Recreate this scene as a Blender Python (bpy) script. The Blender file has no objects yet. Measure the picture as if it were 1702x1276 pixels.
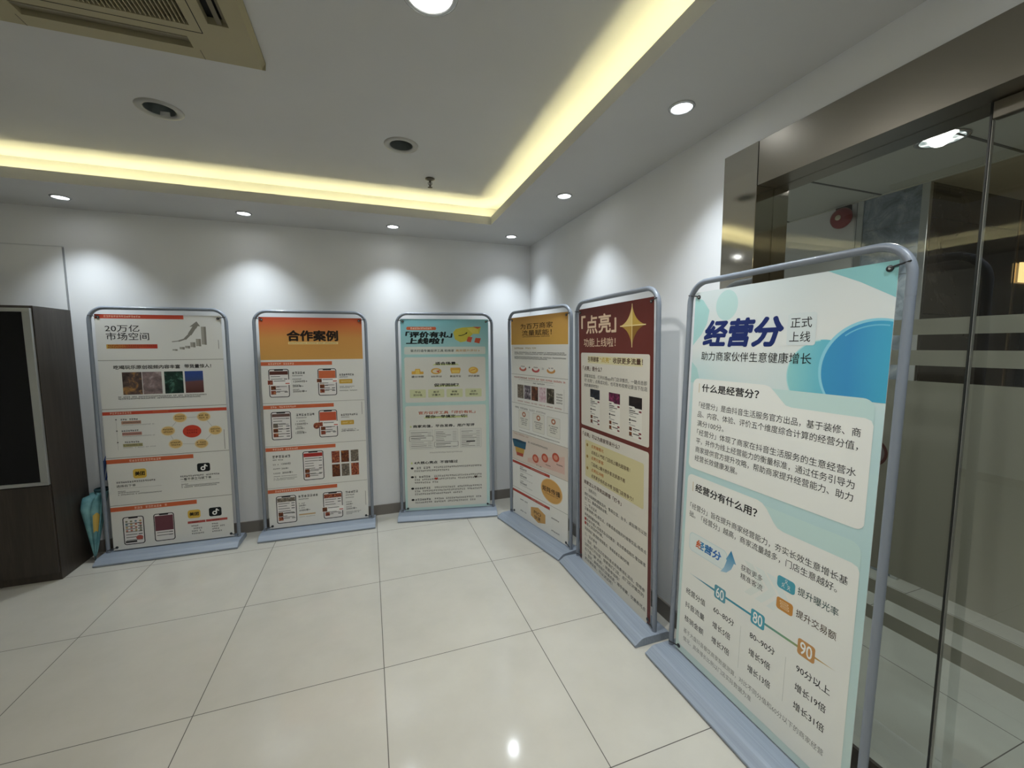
import bpy, math, random
from mathutils import Vector, Matrix
random.seed(7)
SC = bpy.context.scene
COL = SC.collection
R = math.radians

# ------------------------------------------------------------------ camera, world, exposure
cam_d = bpy.data.cameras.new('camera')
cam_d.sensor_fit = 'HORIZONTAL'; cam_d.sensor_width = 36.0
cam_d.lens = 36.0 * 678.75 / 1702.0
cam_d.clip_start = 0.02; cam_d.clip_end = 60
cam = bpy.data.objects.new('camera', cam_d); COL.objects.link(cam)
YAW, PITCH, ROLL = 0.3367, -0.0923, -0.0047
cy, sy, cp, sp = math.cos(YAW), math.sin(YAW), math.cos(PITCH), math.sin(PITCH)
fw = Vector((sy*cp, cy*cp, sp)); rt0 = Vector((cy, -sy, 0)); up0 = rt0.cross(fw)
rt = rt0*math.cos(ROLL) + up0*math.sin(ROLL); up = up0*math.cos(ROLL) - rt0*math.sin(ROLL)
m = Matrix((rt, up, -fw)).transposed().to_4x4(); m.translation = Vector((-1.6062, -4.001, 1.6043))
cam.matrix_world = m
SC.camera = cam
w = bpy.data.worlds.new('world'); SC.world = w; w.use_nodes = True
w.node_tree.nodes['Background'].inputs[0].default_value = (.5, .52, .55, 1)
w.node_tree.nodes['Background'].inputs[1].default_value = 0.05
SC.view_settings.view_transform = 'Standard'; SC.view_settings.look = 'None'
SC.view_settings.gamma = 1.0; SC.view_settings.use_curve_mapping = False
SC.view_settings.exposure = 1.2
# lamp strengths (each lamp is placed by its fixture's builder below)
W_SPOT = 20.0       # small downlights along the walls
W_MAIN = 46.0       # large downlights of the upper ceiling
E_COVE = 15.0       # LED strip in the cove
W_CORR = 24.0       # corridor downlight
COOL = (0.83, 0.92, 1.0); WARMW = (1.0, 0.98, 0.95)

# ------------------------------------------------------------------ materials
def lin(h):
    h = h.lstrip('#'); o = []
    for i in (0, 2, 4):
        c = int(h[i:i+2], 16)/255
        o.append(c/12.92 if c <= .04045 else ((c+.055)/1.055)**2.4)
    return (*o, 1)
_M = {}
def mat(hexc, rough=.55, metal=0.0, spec=.5, coat=0.0, name=None):
    k = (hexc, rough, metal, spec, coat)
    if k in _M: return _M[k]
    a = bpy.data.materials.new(name or 'paint_'+hexc.strip('#')); a.use_nodes = True
    b = a.node_tree.nodes['Principled BSDF']
    b.inputs['Base Color'].default_value = lin(hexc); b.inputs['Roughness'].default_value = rough
    b.inputs['Metallic'].default_value = metal; b.inputs['Specular IOR Level'].default_value = spec
    b.inputs['Coat Weight'].default_value = coat
    _M[k] = a; return a
def ink(h): return mat(h, .5, 0, .3)
class NT:
    def __init__(s, name):
        s.m = bpy.data.materials.new(name); s.m.use_nodes = True; s.t = s.m.node_tree; s.b = s.t.nodes['Principled BSDF']
    def n(s, typ, **kw):
        x = s.t.nodes.new(typ)
        for k, v in kw.items():
            if k == 'inp':
                for kk, vv in v.items(): x.inputs[kk].default_value = vv
            else: setattr(x, k, v)
        return x
    def l(s, a, b): s.t.links.new(a, b)
    def ramp(s, fac, stops):
        r = s.n('ShaderNodeValToRGB'); e = r.color_ramp.elements
        while len(e) < len(stops): e.new(.5)
        for el, (p, c) in zip(e, stops): el.position = p; el.color = lin(c)
        s.l(fac, r.inputs[0]); return r.outputs[0]
    def bump(s, h, st=.1, d=.01):
        b = s.n('ShaderNodeBump', inp={'Strength': st, 'Distance': d}); s.l(h, b.inputs['Height']); s.l(b.outputs[0], s.b.inputs['Normal'])
    def math(s, op, a, b=None):
        x = s.n('ShaderNodeMath', operation=op)
        for i, v in enumerate((a, b)):
            if v is None: continue
            if isinstance(v, (int, float)): x.inputs[i].default_value = v
            else: s.l(v, x.inputs[i])
        return x.outputs[0]
    def set(s, **kw):
        for k, v in kw.items(): s.b.inputs[k.replace('_', ' ')].default_value = v
def emis(name, col, st):
    x = NT(name); x.set(Base_Color=(*col[:3], 1), Emission_Color=(*col[:3], 1), Emission_Strength=st); return x.m

def m_floor(name, base, ox, oy, T, groove, rough=.09, gw=.0018):
    x = NT(name); tc = x.n('ShaderNodeTexCoord'); sp_ = x.n('ShaderNodeSeparateXYZ'); x.l(tc.outputs['Object'], sp_.inputs[0])
    d = []
    for o, ax in ((ox, 'X'), (oy, 'Y')):
        f = x.math('FRACT', x.math('MULTIPLY', x.math('ADD', sp_.outputs[ax], 100*T-o), 1/T))
        d.append(x.math('MULTIPLY', x.math('MINIMUM', f, x.math('SUBTRACT', 1.0, f)), T))
    g = x.math('LESS_THAN', x.math('MINIMUM', d[0], d[1]), gw)
    no = x.n('ShaderNodeTexNoise', inp={'Scale': 3.0, 'Detail': 5.0, 'Roughness': .6}); x.l(tc.outputs['Object'], no.inputs['Vector'])
    c = x.ramp(no.outputs['Fac'], [(.3, base[0]), (.7, base[1])])
    mx = x.n('ShaderNodeMix', data_type='RGBA'); x.l(g, mx.inputs[0]); x.l(c, mx.inputs[6]); mx.inputs[7].default_value = lin(groove)
    x.l(mx.outputs[2], x.b.inputs['Base Color'])
    x.l(x.math('ADD', x.math('MULTIPLY', g, .5), rough), x.b.inputs['Roughness'])
    x.set(Specular_IOR_Level=.5); return x.m
def m_wall(name, c1, c2, rough=.6):
    x = NT(name); tc = x.n('ShaderNodeTexCoord')
    no = x.n('ShaderNodeTexNoise', inp={'Scale': 1.3, 'Detail': 3.0}); x.l(tc.outputs['Object'], no.inputs['Vector'])
    x.l(x.ramp(no.outputs['Fac'], [(.35, c1), (.65, c2)]), x.b.inputs['Base Color'])
    n2 = x.n('ShaderNodeTexNoise', inp={'Scale': 220.0, 'Detail': 2.0}); x.l(tc.outputs['Object'], n2.inputs['Vector'])
    x.bump(n2.outputs['Fac'], .05, .002); x.set(Roughness=rough, Specular_IOR_Level=.25); return x.m
def m_marble(name, stops, scale=2.5, rough=.15):
    x = NT(name); tc = x.n('ShaderNodeTexCoord')
    no = x.n('ShaderNodeTexNoise', inp={'Scale': scale, 'Detail': 9.0, 'Roughness': .72, 'Distortion': .8}); x.l(tc.outputs['Object'], no.inputs['Vector'])
    x.l(x.ramp(no.outputs['Fac'], stops), x.b.inputs['Base Color']); x.set(Roughness=rough); return x.m
def m_steel(name, base, rough, wav=.25, scale=3.0):
    x = NT(name); tc = x.n('ShaderNodeTexCoord')
    no = x.n('ShaderNodeTexNoise', inp={'Scale': scale, 'Detail': 1.0}); x.l(tc.outputs['Object'], no.inputs['Vector'])
    x.bump(no.outputs['Fac'], wav, .02); x.set(Base_Color=lin(base), Metallic=1.0, Roughness=rough); return x.m
def m_wood(name, a, b, c):
    x = NT(name); tc = x.n('ShaderNodeTexCoord'); mp = x.n('ShaderNodeMapping'); mp.inputs['Scale'].default_value = (14, 14, 1.0)
    x.l(tc.outputs['Object'], mp.inputs[0])
    no = x.n('ShaderNodeTexNoise', inp={'Scale': 2.2, 'Detail': 8.0, 'Roughness': .65, 'Distortion': .6}); x.l(mp.outputs[0], no.inputs['Vector'])
    x.l(x.ramp(no.outputs['Fac'], [(.3, a), (.5, b), (.72, c)]), x.b.inputs['Base Color']); x.set(Roughness=.42); return x.m
def m_vgrad(name, stops, lo, hi, axis='Z', rough=.5, warp=0.0):
    """printed colour gradient, fixed on the sheet"""
    x = NT(name); tc = x.n('ShaderNodeTexCoord'); sp_ = x.n('ShaderNodeSeparateXYZ'); x.l(tc.outputs['Object'], sp_.inputs[0])
    f = x.math('MULTIPLY', x.math('SUBTRACT', sp_.outputs[axis], lo), 1/(hi-lo))
    if warp:
        no = x.n('ShaderNodeTexNoise', inp={'Scale': 2.6, 'Detail': 1.0}); x.l(tc.outputs['Object'], no.inputs['Vector'])
        f = x.math('ADD', f, x.math('MULTIPLY', x.math('SUBTRACT', no.outputs['Fac'], .5), warp))
    x.l(x.ramp(f, stops), x.b.inputs['Base Color']); x.set(Roughness=rough, Specular_IOR_Level=.3); return x.m
def m_photo(name, stops, scale=22):
    x = NT(name); tc = x.n('ShaderNodeTexCoord')
    no = x.n('ShaderNodeTexNoise', inp={'Scale': scale, 'Detail': 4.0, 'Roughness': .6, 'Distortion': .5}); x.l(tc.outputs['Object'], no.inputs['Vector'])
    x.l(x.ramp(no.outputs['Fac'], stops), x.b.inputs['Base Color']); x.set(Roughness=.5, Specular_IOR_Level=.3); return x.m
def m_glass(name, tint, gain=1.9, gloss=1.0, ior=1.5):   # gain: both faces of the pane mirror
    a = bpy.data.materials.new(name); a.use_nodes = True; t = a.node_tree; t.nodes.clear()
    o = t.nodes.new('ShaderNodeOutputMaterial'); mx = t.nodes.new('ShaderNodeMixShader'); tr = t.nodes.new('ShaderNodeBsdfTransparent')
    gl = t.nodes.new('ShaderNodeBsdfGlossy'); fr = t.nodes.new('ShaderNodeFresnel')
    tr.inputs[0].default_value = lin(tint); gl.inputs['Roughness'].default_value = 0.0; gl.inputs[0].default_value = (gloss, gloss, gloss, 1)
    fr.inputs['IOR'].default_value = ior
    ge = t.nodes.new('ShaderNodeNewGeometry'); sb = t.nodes.new('ShaderNodeMath'); sb.operation = 'SUBTRACT'; sb.inputs[0].default_value = gain
    ml = t.nodes.new('ShaderNodeMath'); ml.operation = 'MULTIPLY'; ml.use_clamp = True; m3 = t.nodes.new('ShaderNodeMath'); m3.operation = 'MULTIPLY'; m3.inputs[1].default_value = gain
    t.links.new(ge.outputs['Backfacing'], m3.inputs[0]); t.links.new(m3.outputs[0], sb.inputs[1]); t.links.new(sb.outputs[0], ml.inputs[0]); t.links.new(fr.outputs[0], ml.inputs[1])
    t.links.new(ml.outputs[0], mx.inputs[0]); t.links.new(tr.outputs[0], mx.inputs[1]); t.links.new(gl.outputs[0], mx.inputs[2]); t.links.new(mx.outputs[0], o.inputs[0])
    return a
def m_frost(name, col, clear=.12):
    a = bpy.data.materials.new(name); a.use_nodes = True; t = a.node_tree; t.nodes.clear()
    o = t.nodes.new('ShaderNodeOutputMaterial'); m1 = t.nodes.new('ShaderNodeMixShader'); m2 = t.nodes.new('ShaderNodeMixShader')
    tr = t.nodes.new('ShaderNodeBsdfTransparent'); tl = t.nodes.new('ShaderNodeBsdfTranslucent'); df = t.nodes.new('ShaderNodeBsdfDiffuse')
    for q in (tl, df): q.inputs[0].default_value = lin(col)
    m1.inputs[0].default_value = .35; m2.inputs[0].default_value = clear
    t.links.new(tl.outputs[0], m1.inputs[1]); t.links.new(df.outputs[0], m1.inputs[2])
    t.links.new(m1.outputs[0], m2.inputs[1]); t.links.new(tr.outputs[0], m2.inputs[2]); t.links.new(m2.outputs[0], o.inputs[0])
    return a

M_FLOOR = m_floor('polished_cream_tile', ('#BBB8AD', '#C4C1B6'), -.7873, -1.1849, .8, '#4A463F')
M_CFLOOR = m_floor('corridor_tile', ('#BCC1BC', '#C6CBC6'), .845-.002, -3.256, .78, '#3C3D3B', .12)
M_WALL = m_wall('white_wall_paint', '#E0E1E1', '#E6E7E7')
M_CEIL = m_wall('white_ceiling_paint', '#C0C0BE', '#C6C6C4')
M_BASEB = m_wall('grey_skirting_tile', '#77736D', '#857F78', .3)
M_STEEL = m_steel('mirror_stainless_steel', '#D4D0C6', .07, .16, 2.0)
M_STEELB = m_steel('dull_stainless_steel', '#8F8A80', .38, .05, 1.2)
M_TRIMST = m_steel('steel_trim', '#DADDE0', .3, .05)
M_STONEB = m_marble('blue_grey_stone', [(.3, '#56616C'), (.48, '#808C99'), (.58, '#9BA6B2'), (.75, '#C6CED6')], 7, .22)
M_STONED = m_marble('dark_brown_stone', [(.2, '#2B2824'), (.5, '#3D3832'), (.7, '#554E46'), (.9, '#857B70')], 1.8, .12)
M_THRES = m_marble('dark_threshold_stone', [(.2, '#25211E'), (.6, '#3E3730'), (.9, '#5A5048')], 9, .2)
M_GLASS = m_glass('clear_glass', '#EEF1EE')
M_DGLASS = m_glass('dark_cabinet_glass', '#161818', .7)
M_FROST = m_frost('frosted_film', '#BDBBB2')
M_FRAME = mat('#7F868F', .38, 0, .5, .2, 'grey_powder_coat')
M_BASE = NT('grey_blue_plastic')
_tc = M_BASE.n('ShaderNodeTexCoord'); _mp = M_BASE.n('ShaderNodeMapping'); _mp.inputs['Scale'].default_value = (1, 60, 60)
M_BASE.l(_tc.outputs['Object'], _mp.inputs[0]); _n = M_BASE.n('ShaderNodeTexNoise', inp={'Scale': 2.0, 'Detail': 3.0}); M_BASE.l(_mp.outputs[0], _n.inputs['Vector'])
M_BASE.l(M_BASE.ramp(_n.outputs['Fac'], [(.3, '#858F9B'), (.7, '#939DA9')]), M_BASE.b.inputs['Base Color']); M_BASE.set(Roughness=.42); M_BASE = M_BASE.m
M_WOOD = m_wood('dark_walnut_laminate', '#322C26', '#3B342D', '#473F37')
M_ALU = mat('#B9BCBA', .35, .7, .5, 0, 'brushed_aluminium')
M_BLACK = mat('#0C0C0C', .6, 0, .3)
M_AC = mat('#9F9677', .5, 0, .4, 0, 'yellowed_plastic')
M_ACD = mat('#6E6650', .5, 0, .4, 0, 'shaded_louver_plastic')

# ------------------------------------------------------------------ mesh building
class MB:
    def __init__(s): s.v = []; s.f = []; s.fm = []; s.mats = []; s.sm = []
    def mi(s, m_):
        if m_ not in s.mats: s.mats.append(m_)
        return s.mats.index(m_)
    def add(s, vs, fs, m_, smooth=False):
        o = len(s.v); i = s.mi(m_); s.v.extend([tuple(q) for q in vs])
        for f in fs: s.f.append([o+a for a in f]); s.fm.append(i); s.sm.append(smooth)
        return s
    def box(s, x0, x1, y0, y1, z0, z1, m_):
        x0, x1 = sorted((x0, x1)); y0, y1 = sorted((y0, y1)); z0, z1 = sorted((z0, z1))
        vs = [(x, y, z) for z in (z0, z1) for y in (y0, y1) for x in (x0, x1)]
        return s.add(vs, [(0, 2, 3, 1), (4, 5, 7, 6), (0, 1, 5, 4), (2, 6, 7, 3), (0, 4, 6, 2), (1, 3, 7, 5)], m_)
    def lathe(s, prof, m_, seg=32, c=(0, 0, 0), axis='z', smooth=True, cap=False):
        vs = []; fs = []
        for r, z in prof:
            for i in range(seg):
                a = 2*math.pi*i/seg; p = (r*math.cos(a), r*math.sin(a), z)
                if axis == 'y': p = (p[0], p[2], p[1])
                if axis == 'x': p = (p[2], p[0], p[1])
                vs.append((c[0]+p[0], c[1]+p[1], c[2]+p[2]))
        for j in range(len(prof)-1):
            for i in range(seg):
                k = (i+1) % seg; fs.append((j*seg+i, j*seg+k, (j+1)*seg+k, (j+1)*seg+i))
        if cap: fs.append(tuple(range(seg))); fs.append(tuple(range((len(prof)-1)*seg, len(prof)*seg)))
        return s.add(vs, fs, m_, smooth)
    def tube(s, pts, r, m_, seg=12, cap=True):
        pts = [Vector(p) for p in pts]; n = len(pts); vs = []; fs = []
        nrm = None
        for i, p in enumerate(pts):
            t = (pts[min(i+1, n-1)]-pts[max(i-1, 0)]).normalized()
            if nrm is None:
                nrm = t.orthogonal().normalized()
            else:
                nrm = (nrm - t*nrm.dot(t)).normalized()
            b = t.cross(nrm); rr = r[i] if isinstance(r, (list, tuple)) else r
            for k in range(seg):
                a = 2*math.pi*k/seg; vs.append(p+nrm*(rr*math.cos(a))+b*(rr*math.sin(a)))
        for i in range(n-1):
            for k in range(seg):
                q = (k+1) % seg; fs.append((i*seg+k, i*seg+q, (i+1)*seg+q, (i+1)*seg+k))
        s.add(vs, fs, m_, True)
        if cap: s.add(vs[:seg], [tuple(range(seg))[::-1]], m_); s.add(vs[-seg:], [tuple(range(seg))], m_)
        return s
    def prism(s, prof, x0, x1, m_, axis='x'):
        n = len(prof); vs = []
        for x in (x0, x1):
            for a, b in prof: vs.append((x, a, b) if axis == 'x' else (a, x, b) if axis == 'y' else (a, b, x))
        fs = [(i, (i+1) % n, n+(i+1) % n, n+i) for i in range(n)] + [tuple(range(n))[::-1], tuple(range(n, 2*n))]
        return s.add(vs, fs, m_)
    def plate(s, xs, ys, z0, z1, holes, m_):
        """horizontal slab on a grid with whole cells left out"""
        for i in range(len(xs)-1):
            for j in range(len(ys)-1):
                if (i, j) in holes: continue
                s.box(xs[i], xs[i+1], ys[j], ys[j+1], z0, z1, m_)
        return s
    def build(s, name, parent=None, loc=(0, 0, 0), rot=None, bevel=0, fix=True):
        me = bpy.data.meshes.new(name); me.from_pydata(s.v, [], s.f)
        for m_ in s.mats: me.materials.append(m_)
        me.polygons.foreach_set('material_index', s.fm); me.polygons.foreach_set('use_smooth', s.sm); me.update()
        o = bpy.data.objects.new(name, me); COL.objects.link(o); o.location = loc
        if rot: o.rotation_euler = rot
        if parent: o.parent = parent
        if bevel:
            b = o.modifiers.new('bevel', 'BEVEL'); b.width = bevel; b.segments = 2; b.limit_method = 'ANGLE'
        return o
def tag(o, label, cat, group=None, kind=None):
    if label: o['label'] = label
    if cat: o['category'] = cat
    if group: o['group'] = group
    if kind: o['kind'] = kind
    return o
def struct(o): o['kind'] = 'structure'; return o
def thing(name, loc, label, cat, group=None, rz=0):
    o = bpy.data.objects.new(name, None); COL.objects.link(o); o.location = loc; o.rotation_euler = (0, 0, rz); o.empty_display_size = .1
    return tag(o, label, cat, group)
def lamp(name, typ, parent, loc, watt, col, **kw):
    d = bpy.data.lights.new(name, typ); d.energy = watt; d.color = col
    for k, v in kw.items(): setattr(d, k, v)
    o = bpy.data.objects.new(name, d); COL.objects.link(o); o.location = loc
    if parent: o.parent = parent
    return o

# ------------------------------------------------------------------ the room
H, ZU = 2.624, 2.80            # lowered ceiling band, upper ceiling
XL, YF = -5.0, -5.4            # left wall, wall behind the camera
LIPY, LIPX, LIPX2, LIPY2 = -.591, -.593, -4.42, -4.82
struct(MB().box(XL-.1, .0, YF-.1, .1, -.05, 0, M_FLOOR).build('floor'))
struct(MB().box(XL-.1, 0, 0, .1, 0, ZU+.05, M_WALL).build('wall_back'))
struct(MB().box(XL-.1, XL, YF, 0, 0, ZU+.05, M_WALL).build('wall_left'))
struct(MB().box(XL-.1, .18, YF-.1, YF, 0, ZU+.05, M_WALL).build('wall_front'))
JY = -2.455                    # where the plaster of the right wall stops at the steel frame
wr = MB().box(0, .18, JY, .1, 0, ZU+.05, M_WALL).box(0, .18, YF, JY, 2.467, ZU+.05, M_WALL)
struct(wr.build('wall_right'))
struct(MB().box(XL, 0, -.012, 0, 0, .097, M_BASEB).build('baseboard_back'))
struct(MB().box(-.012, 0, JY, -.012, 0, .097, M_BASEB).build('baseboard_right'))
struct(MB().box(XL, XL+.012, YF, -.012, 0, .097, M_BASEB).build('baseboard_left'))
# lowered band with its ledge, upstand and the cove recess behind it
cs = MB(); e = .14; u = .012
cs.box(XL, 0, LIPY, 0, H, H+.02, M_CEIL).box(LIPX, 0, YF, LIPY, H, H+.02, M_CEIL).box(XL, LIPX2, YF, LIPY, H, H+.02, M_CEIL).box(LIPX2, LIPX, YF, LIPY2, H, H+.02, M_CEIL)
cs.box(LIPX2, LIPX, LIPY, LIPY+u, H+.02, 2.69, M_CEIL).box(LIPX2, LIPX, LIPY2-u, LIPY2, H+.02, 2.69, M_CEIL)
cs.box(LIPX, LIPX+u, LIPY2-u, LIPY+u, H+.02, 2.69, M_CEIL).box(LIPX2-u, LIPX2, LIPY2-u, LIPY+u, H+.02, 2.69, M_CEIL)
cs.box(XL, 0, LIPY+e, 0, H+.02, ZU, M_CEIL).box(XL, 0, YF, LIPY2-e, H+.02, ZU, M_CEIL)
cs.box(LIPX+e, 0, LIPY2-e, LIPY+e, H+.02, ZU, M_CEIL).box(XL, LIPX2-e, LIPY2-e, LIPY+e, H+.02, ZU, M_CEIL)
struct(cs.build('ceiling_band'))
OFF = [(-2.556, -1.363), (-1.379, -1.372)]      # unlit large downlights (recessed)
xs = sorted({XL, 0.0, *[x+d for x, y in OFF for d in (-.066, .066)]}); ys = sorted({YF, 0.0, -1.434, -1.301})
holes = {(1, 1), (3, 1)}
struct(MB().plate(xs, ys, ZU, ZU+.02, holes, M_CEIL).build('ceiling'))
struct(MB().box(XL, 0, YF, 0, ZU+.16, ZU+.18, M_CEIL).build('ceiling_slab'))
# flush white door partly behind the cabinet; outline paints top light and right-hand shadow
dr = MB().box(-4.62, -3.703, -.006, 0, .1, 2.343, M_WALL)
dr.box(-4.63, -3.695, -.009, 0, 2.343, 2.351, mat('#C9CBCC', .5)); dr.box(-3.703, -3.695, -.009, 0, .1, 2.343, mat('#8E9092', .5))
struct(dr.build('door_1'))
# steel door surround and glass wall
HD = 2.285
sf = MB().box(-.012, .18, JY-.176, JY, 0, 2.467, M_STEEL)
struct(sf.build('trim_1', bevel=.002))
struct(MB().box(-.010, .18, YF, JY-.177, HD, 2.466, M_STEELB).box(-.011, .0, JY-.1785, JY-.177, HD, 2.466, M_BLACK).build('trim_2', bevel=.002))
GY0, GJ, GX = JY-.178, -3.297, .090
gl = MB().box(GX-.005, GX+.005, GJ+.003, GY0, .004, HD, M_GLASS)
fz = [(.605, .655), (.705, .755), (.80, 1.484), (1.535, 1.585), (1.635, 1.686)]
def film(y0, y1, par):
    f = MB()
    for a, b in fz: f.box(GX+.0055, GX+.0062, y0, y1, a, b, M_FROST)
    return f.build('frosted_film', par)
g1 = struct(gl.build('window_1')); film(GJ+.005, GY0-.16, g1)
MB().box(GX-.006, GX+.006, GJ-.002, GJ+.0025, .004, HD, mat('#2E302D', .3)).build('edge_seal', g1)
d2 = MB().box(GX-.005, GX+.005, GJ-.96, GJ-.004, .012, HD-.05, M_GLASS)
g2 = struct(d2.build('door_2')); film(GJ-.958, GJ-.006, g2)
MB().box(GX-.014, GX+.014, GJ-.96, GJ-.006, HD-.05, HD-.004, M_STEELB).build('door_rail', g2, bevel=.002)
MB().box(GX-.006, GX+.006, GJ-.0055, GJ-.0035, .012, HD-.05, mat('#8D8C86', .3, .3)).build('glass_edge', g2)
# stone threshold
struct(MB().box(0, .185, YF, JY-.176, -.05, .002, M_THRES).build('trim_3'))

# ------------------------------------------------------------------ corridor behind the glass
CX, CZ, LY = 1.76, 2.625, -2.35
struct(MB().box(.0, 6.1, -7.0, 2.2, -.051, -.001, M_CFLOOR).build('floor_corridor'))
cc = MB().box(.18, CX-.006, -7, 2.2, CZ, CZ+.05, mat('#B9BBB3', .7)).box(CX-.006, 6.1, -7, 2.2, CZ, CZ+.05, mat('#A89F8B', .7))
for y in (-4.05, -3.4, -2.75, -2.10, -1.45, -.8): cc.box(.2, CX, y-.006, y+.006, CZ-.004, CZ, mat('#4E4F4B', .6))
cc.box(CX-.02, CX, -7, 2.2, CZ-.006, CZ, mat('#C9C8BD', .5))
struct(cc.build('ceiling_corridor'))
struct(MB().box(CX, CX+.1, -1.955, 2.2, 0, CZ, M_WALL).box(CX-.012, CX, -1.955, 2.2, 0, .1, mat('#3C3B38', .4)).build('wall_corridor'))
wp = MB(); z0 = 0
for z1 in (.6, 1.2, 1.765, 2.07, 2.40, CZ):
    wp.box(CX-.004, CX+.1, LY, -1.955, z0+.002, z1-.002, M_STONEB); z0 = z1
wp.box(CX, CX+.1, LY, -1.955, 0, CZ, mat('#AEB2B4', .4))
struct(wp.build('wall_stone'))
wl = MB(); z0 = 0
for z1 in (.6, 1.2, 1.8, 2.41, CZ):
    for xa, xb in ((CX+.03, 2.825), (2.845, 3.9), (3.904, 4.96)):
        wl.box(xa, xb, LY-.004, LY+.1, z0+.002, z1-.002, M_STONED)
    z0 = z1
wl.box(CX+.02, 5.0, LY, LY+.1, 0, CZ, M_BLACK); wl.box(2.825, 2.845, LY-.008, LY, 0, CZ, mat('#B59F7C', .25, .8))
struct(wl.build('wall_lobby'))
struct(MB().box(CX-.012, CX+.03, -1.995, -1.955, 0, CZ, M_TRIMST).box(CX-.010, CX, -1.952, -1.94, 0, CZ, M_TRIMST).build('trim_4', bevel=.003))
struct(MB().box(CX-.012, CX+.02, LY-.012, LY+.03, 0, CZ, M_TRIMST).build('trim_5', bevel=.003))
struct(MB().box(5.0, 5.1, -7, LY, 0, CZ, M_STONED).box(.18, 6.1, -7.1, -7, 0, CZ, m_wall('warm_wall', '#B79C74', '#C4A97F')).box(.18, CX+.1, 2.2, 2.3, 0, CZ, M_WALL).build('wall_corridor_ends'))
struct(MB().box(.181, .19, JY+.0, 2.2, 0, CZ, M_WALL).build('wall_corridor_near'))

# ------------------------------------------------------------------ lamps and ceiling fixtures
M_LENS = emis('cool_lit_lens', (.92, .96, 1.0), 9.0)
M_LENSW = emis('white_lit_lens', (1.0, .99, .96), 9.0)
M_CHROME = mat('#C6C8C8', .25, .6, .5, 0, 'satin_metal_ring')
def downlight(x, y, z, r, label, group, watt, ang=98, col=COOL, lens=M_LENS, blend=1.0):
    t = thing('downlight', (x, y, z), label, 'ceiling light', group)
    MB().lathe([(r, 0), (r*1.28, 0), (r*1.30, -.002), (r*1.22, -.006), (r*1.05, -.008), (r, -.004), (r, 0)], M_CHROME, 32).build('trim_ring', t)
    MB().lathe([(.0005, -.0035), (r*.6, -.0035), (r, -.002)], lens, 32).build('lens', t)
    lamp('downlight_lamp', 'SPOT', t, (0, 0, -.012), watt, col, spot_size=R(ang), spot_blend=blend, shadow_soft_size=r*.7)
    return t
G1 = 'small round downlights in the lowered ceiling band'
BL = [(-3.537, -.286, 'small round lit downlight above the left end, over the bar-chart banner stand'),
      (-2.467, -.287, 'small round lit downlight in the ceiling band over the orange-headed banner stand'),
      (-1.373, -.286, 'small round lit downlight in the ceiling band nearest above the aqua banner stand'),
      (-.312, -.300, 'small round lit downlight in the corner where both walls meet'),
      (-.309, -1.393, 'small round lit downlight over the yellow-headed and maroon banners by the right wall'),
      (-.298, -2.490, 'small round lit downlight nearest the steel door surround, largest in the band')]
for x, y, l in BL: downlight(x, y, H, .042, l, G1, W_SPOT)
for x, y in ((-.3, -3.59), (-.3, -4.69), (-2.4, -5.1)):
    downlight(x, y, H, .042, 'small round lit downlight in the ceiling band behind the viewer', G1, W_SPOT)
downlight(-1.366, -2.489, ZU, .075, 'large round brightly lit downlight in the upper ceiling', 'large round downlights of the upper ceiling', W_MAIN, 155, WARMW, M_LENSW)
for x, y in ((-1.36, -3.6), (-2.5, -3.75)):
    downlight(x, y, ZU, .092, 'large round lit downlight in the upper ceiling behind the viewer', 'large round downlights of the upper ceiling', W_MAIN*.32, 150, WARMW, M_LENSW)
for (x, y), l in zip(OFF, ('unlit recessed round downlight beside the air conditioner grille', 'unlit recessed round downlight near the sprinkler head')):
    t = thing('downlight', (x, y, ZU), l, 'ceiling light', 'large round downlights of the upper ceiling')
    MB().lathe([(.066, .01), (.066, -.002), (.072, -.006), (.096, -.005), (.1, 0), (.1, .001)], mat('#9C9B96', .4, .3), 40).build('trim_ring', t)
    MB().lathe([(.066, .0), (.064, .06), (.055, .12), (.001, .125)], mat('#7C8380', .28, .5), 40).build('reflector', t)
    MB().lathe([(.001, -.07), (.016, -.068), (.018, -.05), (.018, .05), (.016, .07), (.001, .071)], mat('#C7CCCB', .3), 16, (.012, .0, .062), 'x').build('bulb', t)
# LED strips lying in the cove
M_LED = emis('warm_yellow_led', (1.0, .91, .50), E_COVE)
def strip(name, x0, x1, y0, y1, label):
    t = thing(name, ((x0+x1)/2, (y0+y1)/2, H+.021), label, 'strip light', 'yellow cove light strips')
    hx, hy = abs(x1-x0)/2, abs(y1-y0)/2
    MB().box(-hx, hx, -hy, hy, 0, .003, mat('#D8D8D0', .5)).build('strip_base', t)
    k = .003
    MB().box(-hx+k, hx-k, -hy+k, hy-k, .003, .008, M_LED).build('led_tube', t)
a = .052
strip('cove_light_strip', LIPX2-.0, LIPX+.04, LIPY+a, LIPY+a+.018, 'yellow glowing strip light hidden in the ceiling cove along the back wall')
strip('cove_light_strip', LIPX+a, LIPX+a+.018, LIPY2, LIPY+.04, 'yellow glowing strip light hidden in the ceiling cove along the glass side')
strip('cove_light_strip', LIPX2-a-.018, LIPX2-a, LIPY2, LIPY+.0, 'yellow glowing strip light in the cove of the far left side')
strip('cove_light_strip', LIPX2, LIPX, LIPY2-a-.018, LIPY2-a, 'yellow glowing strip light in the cove behind the viewer')
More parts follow.
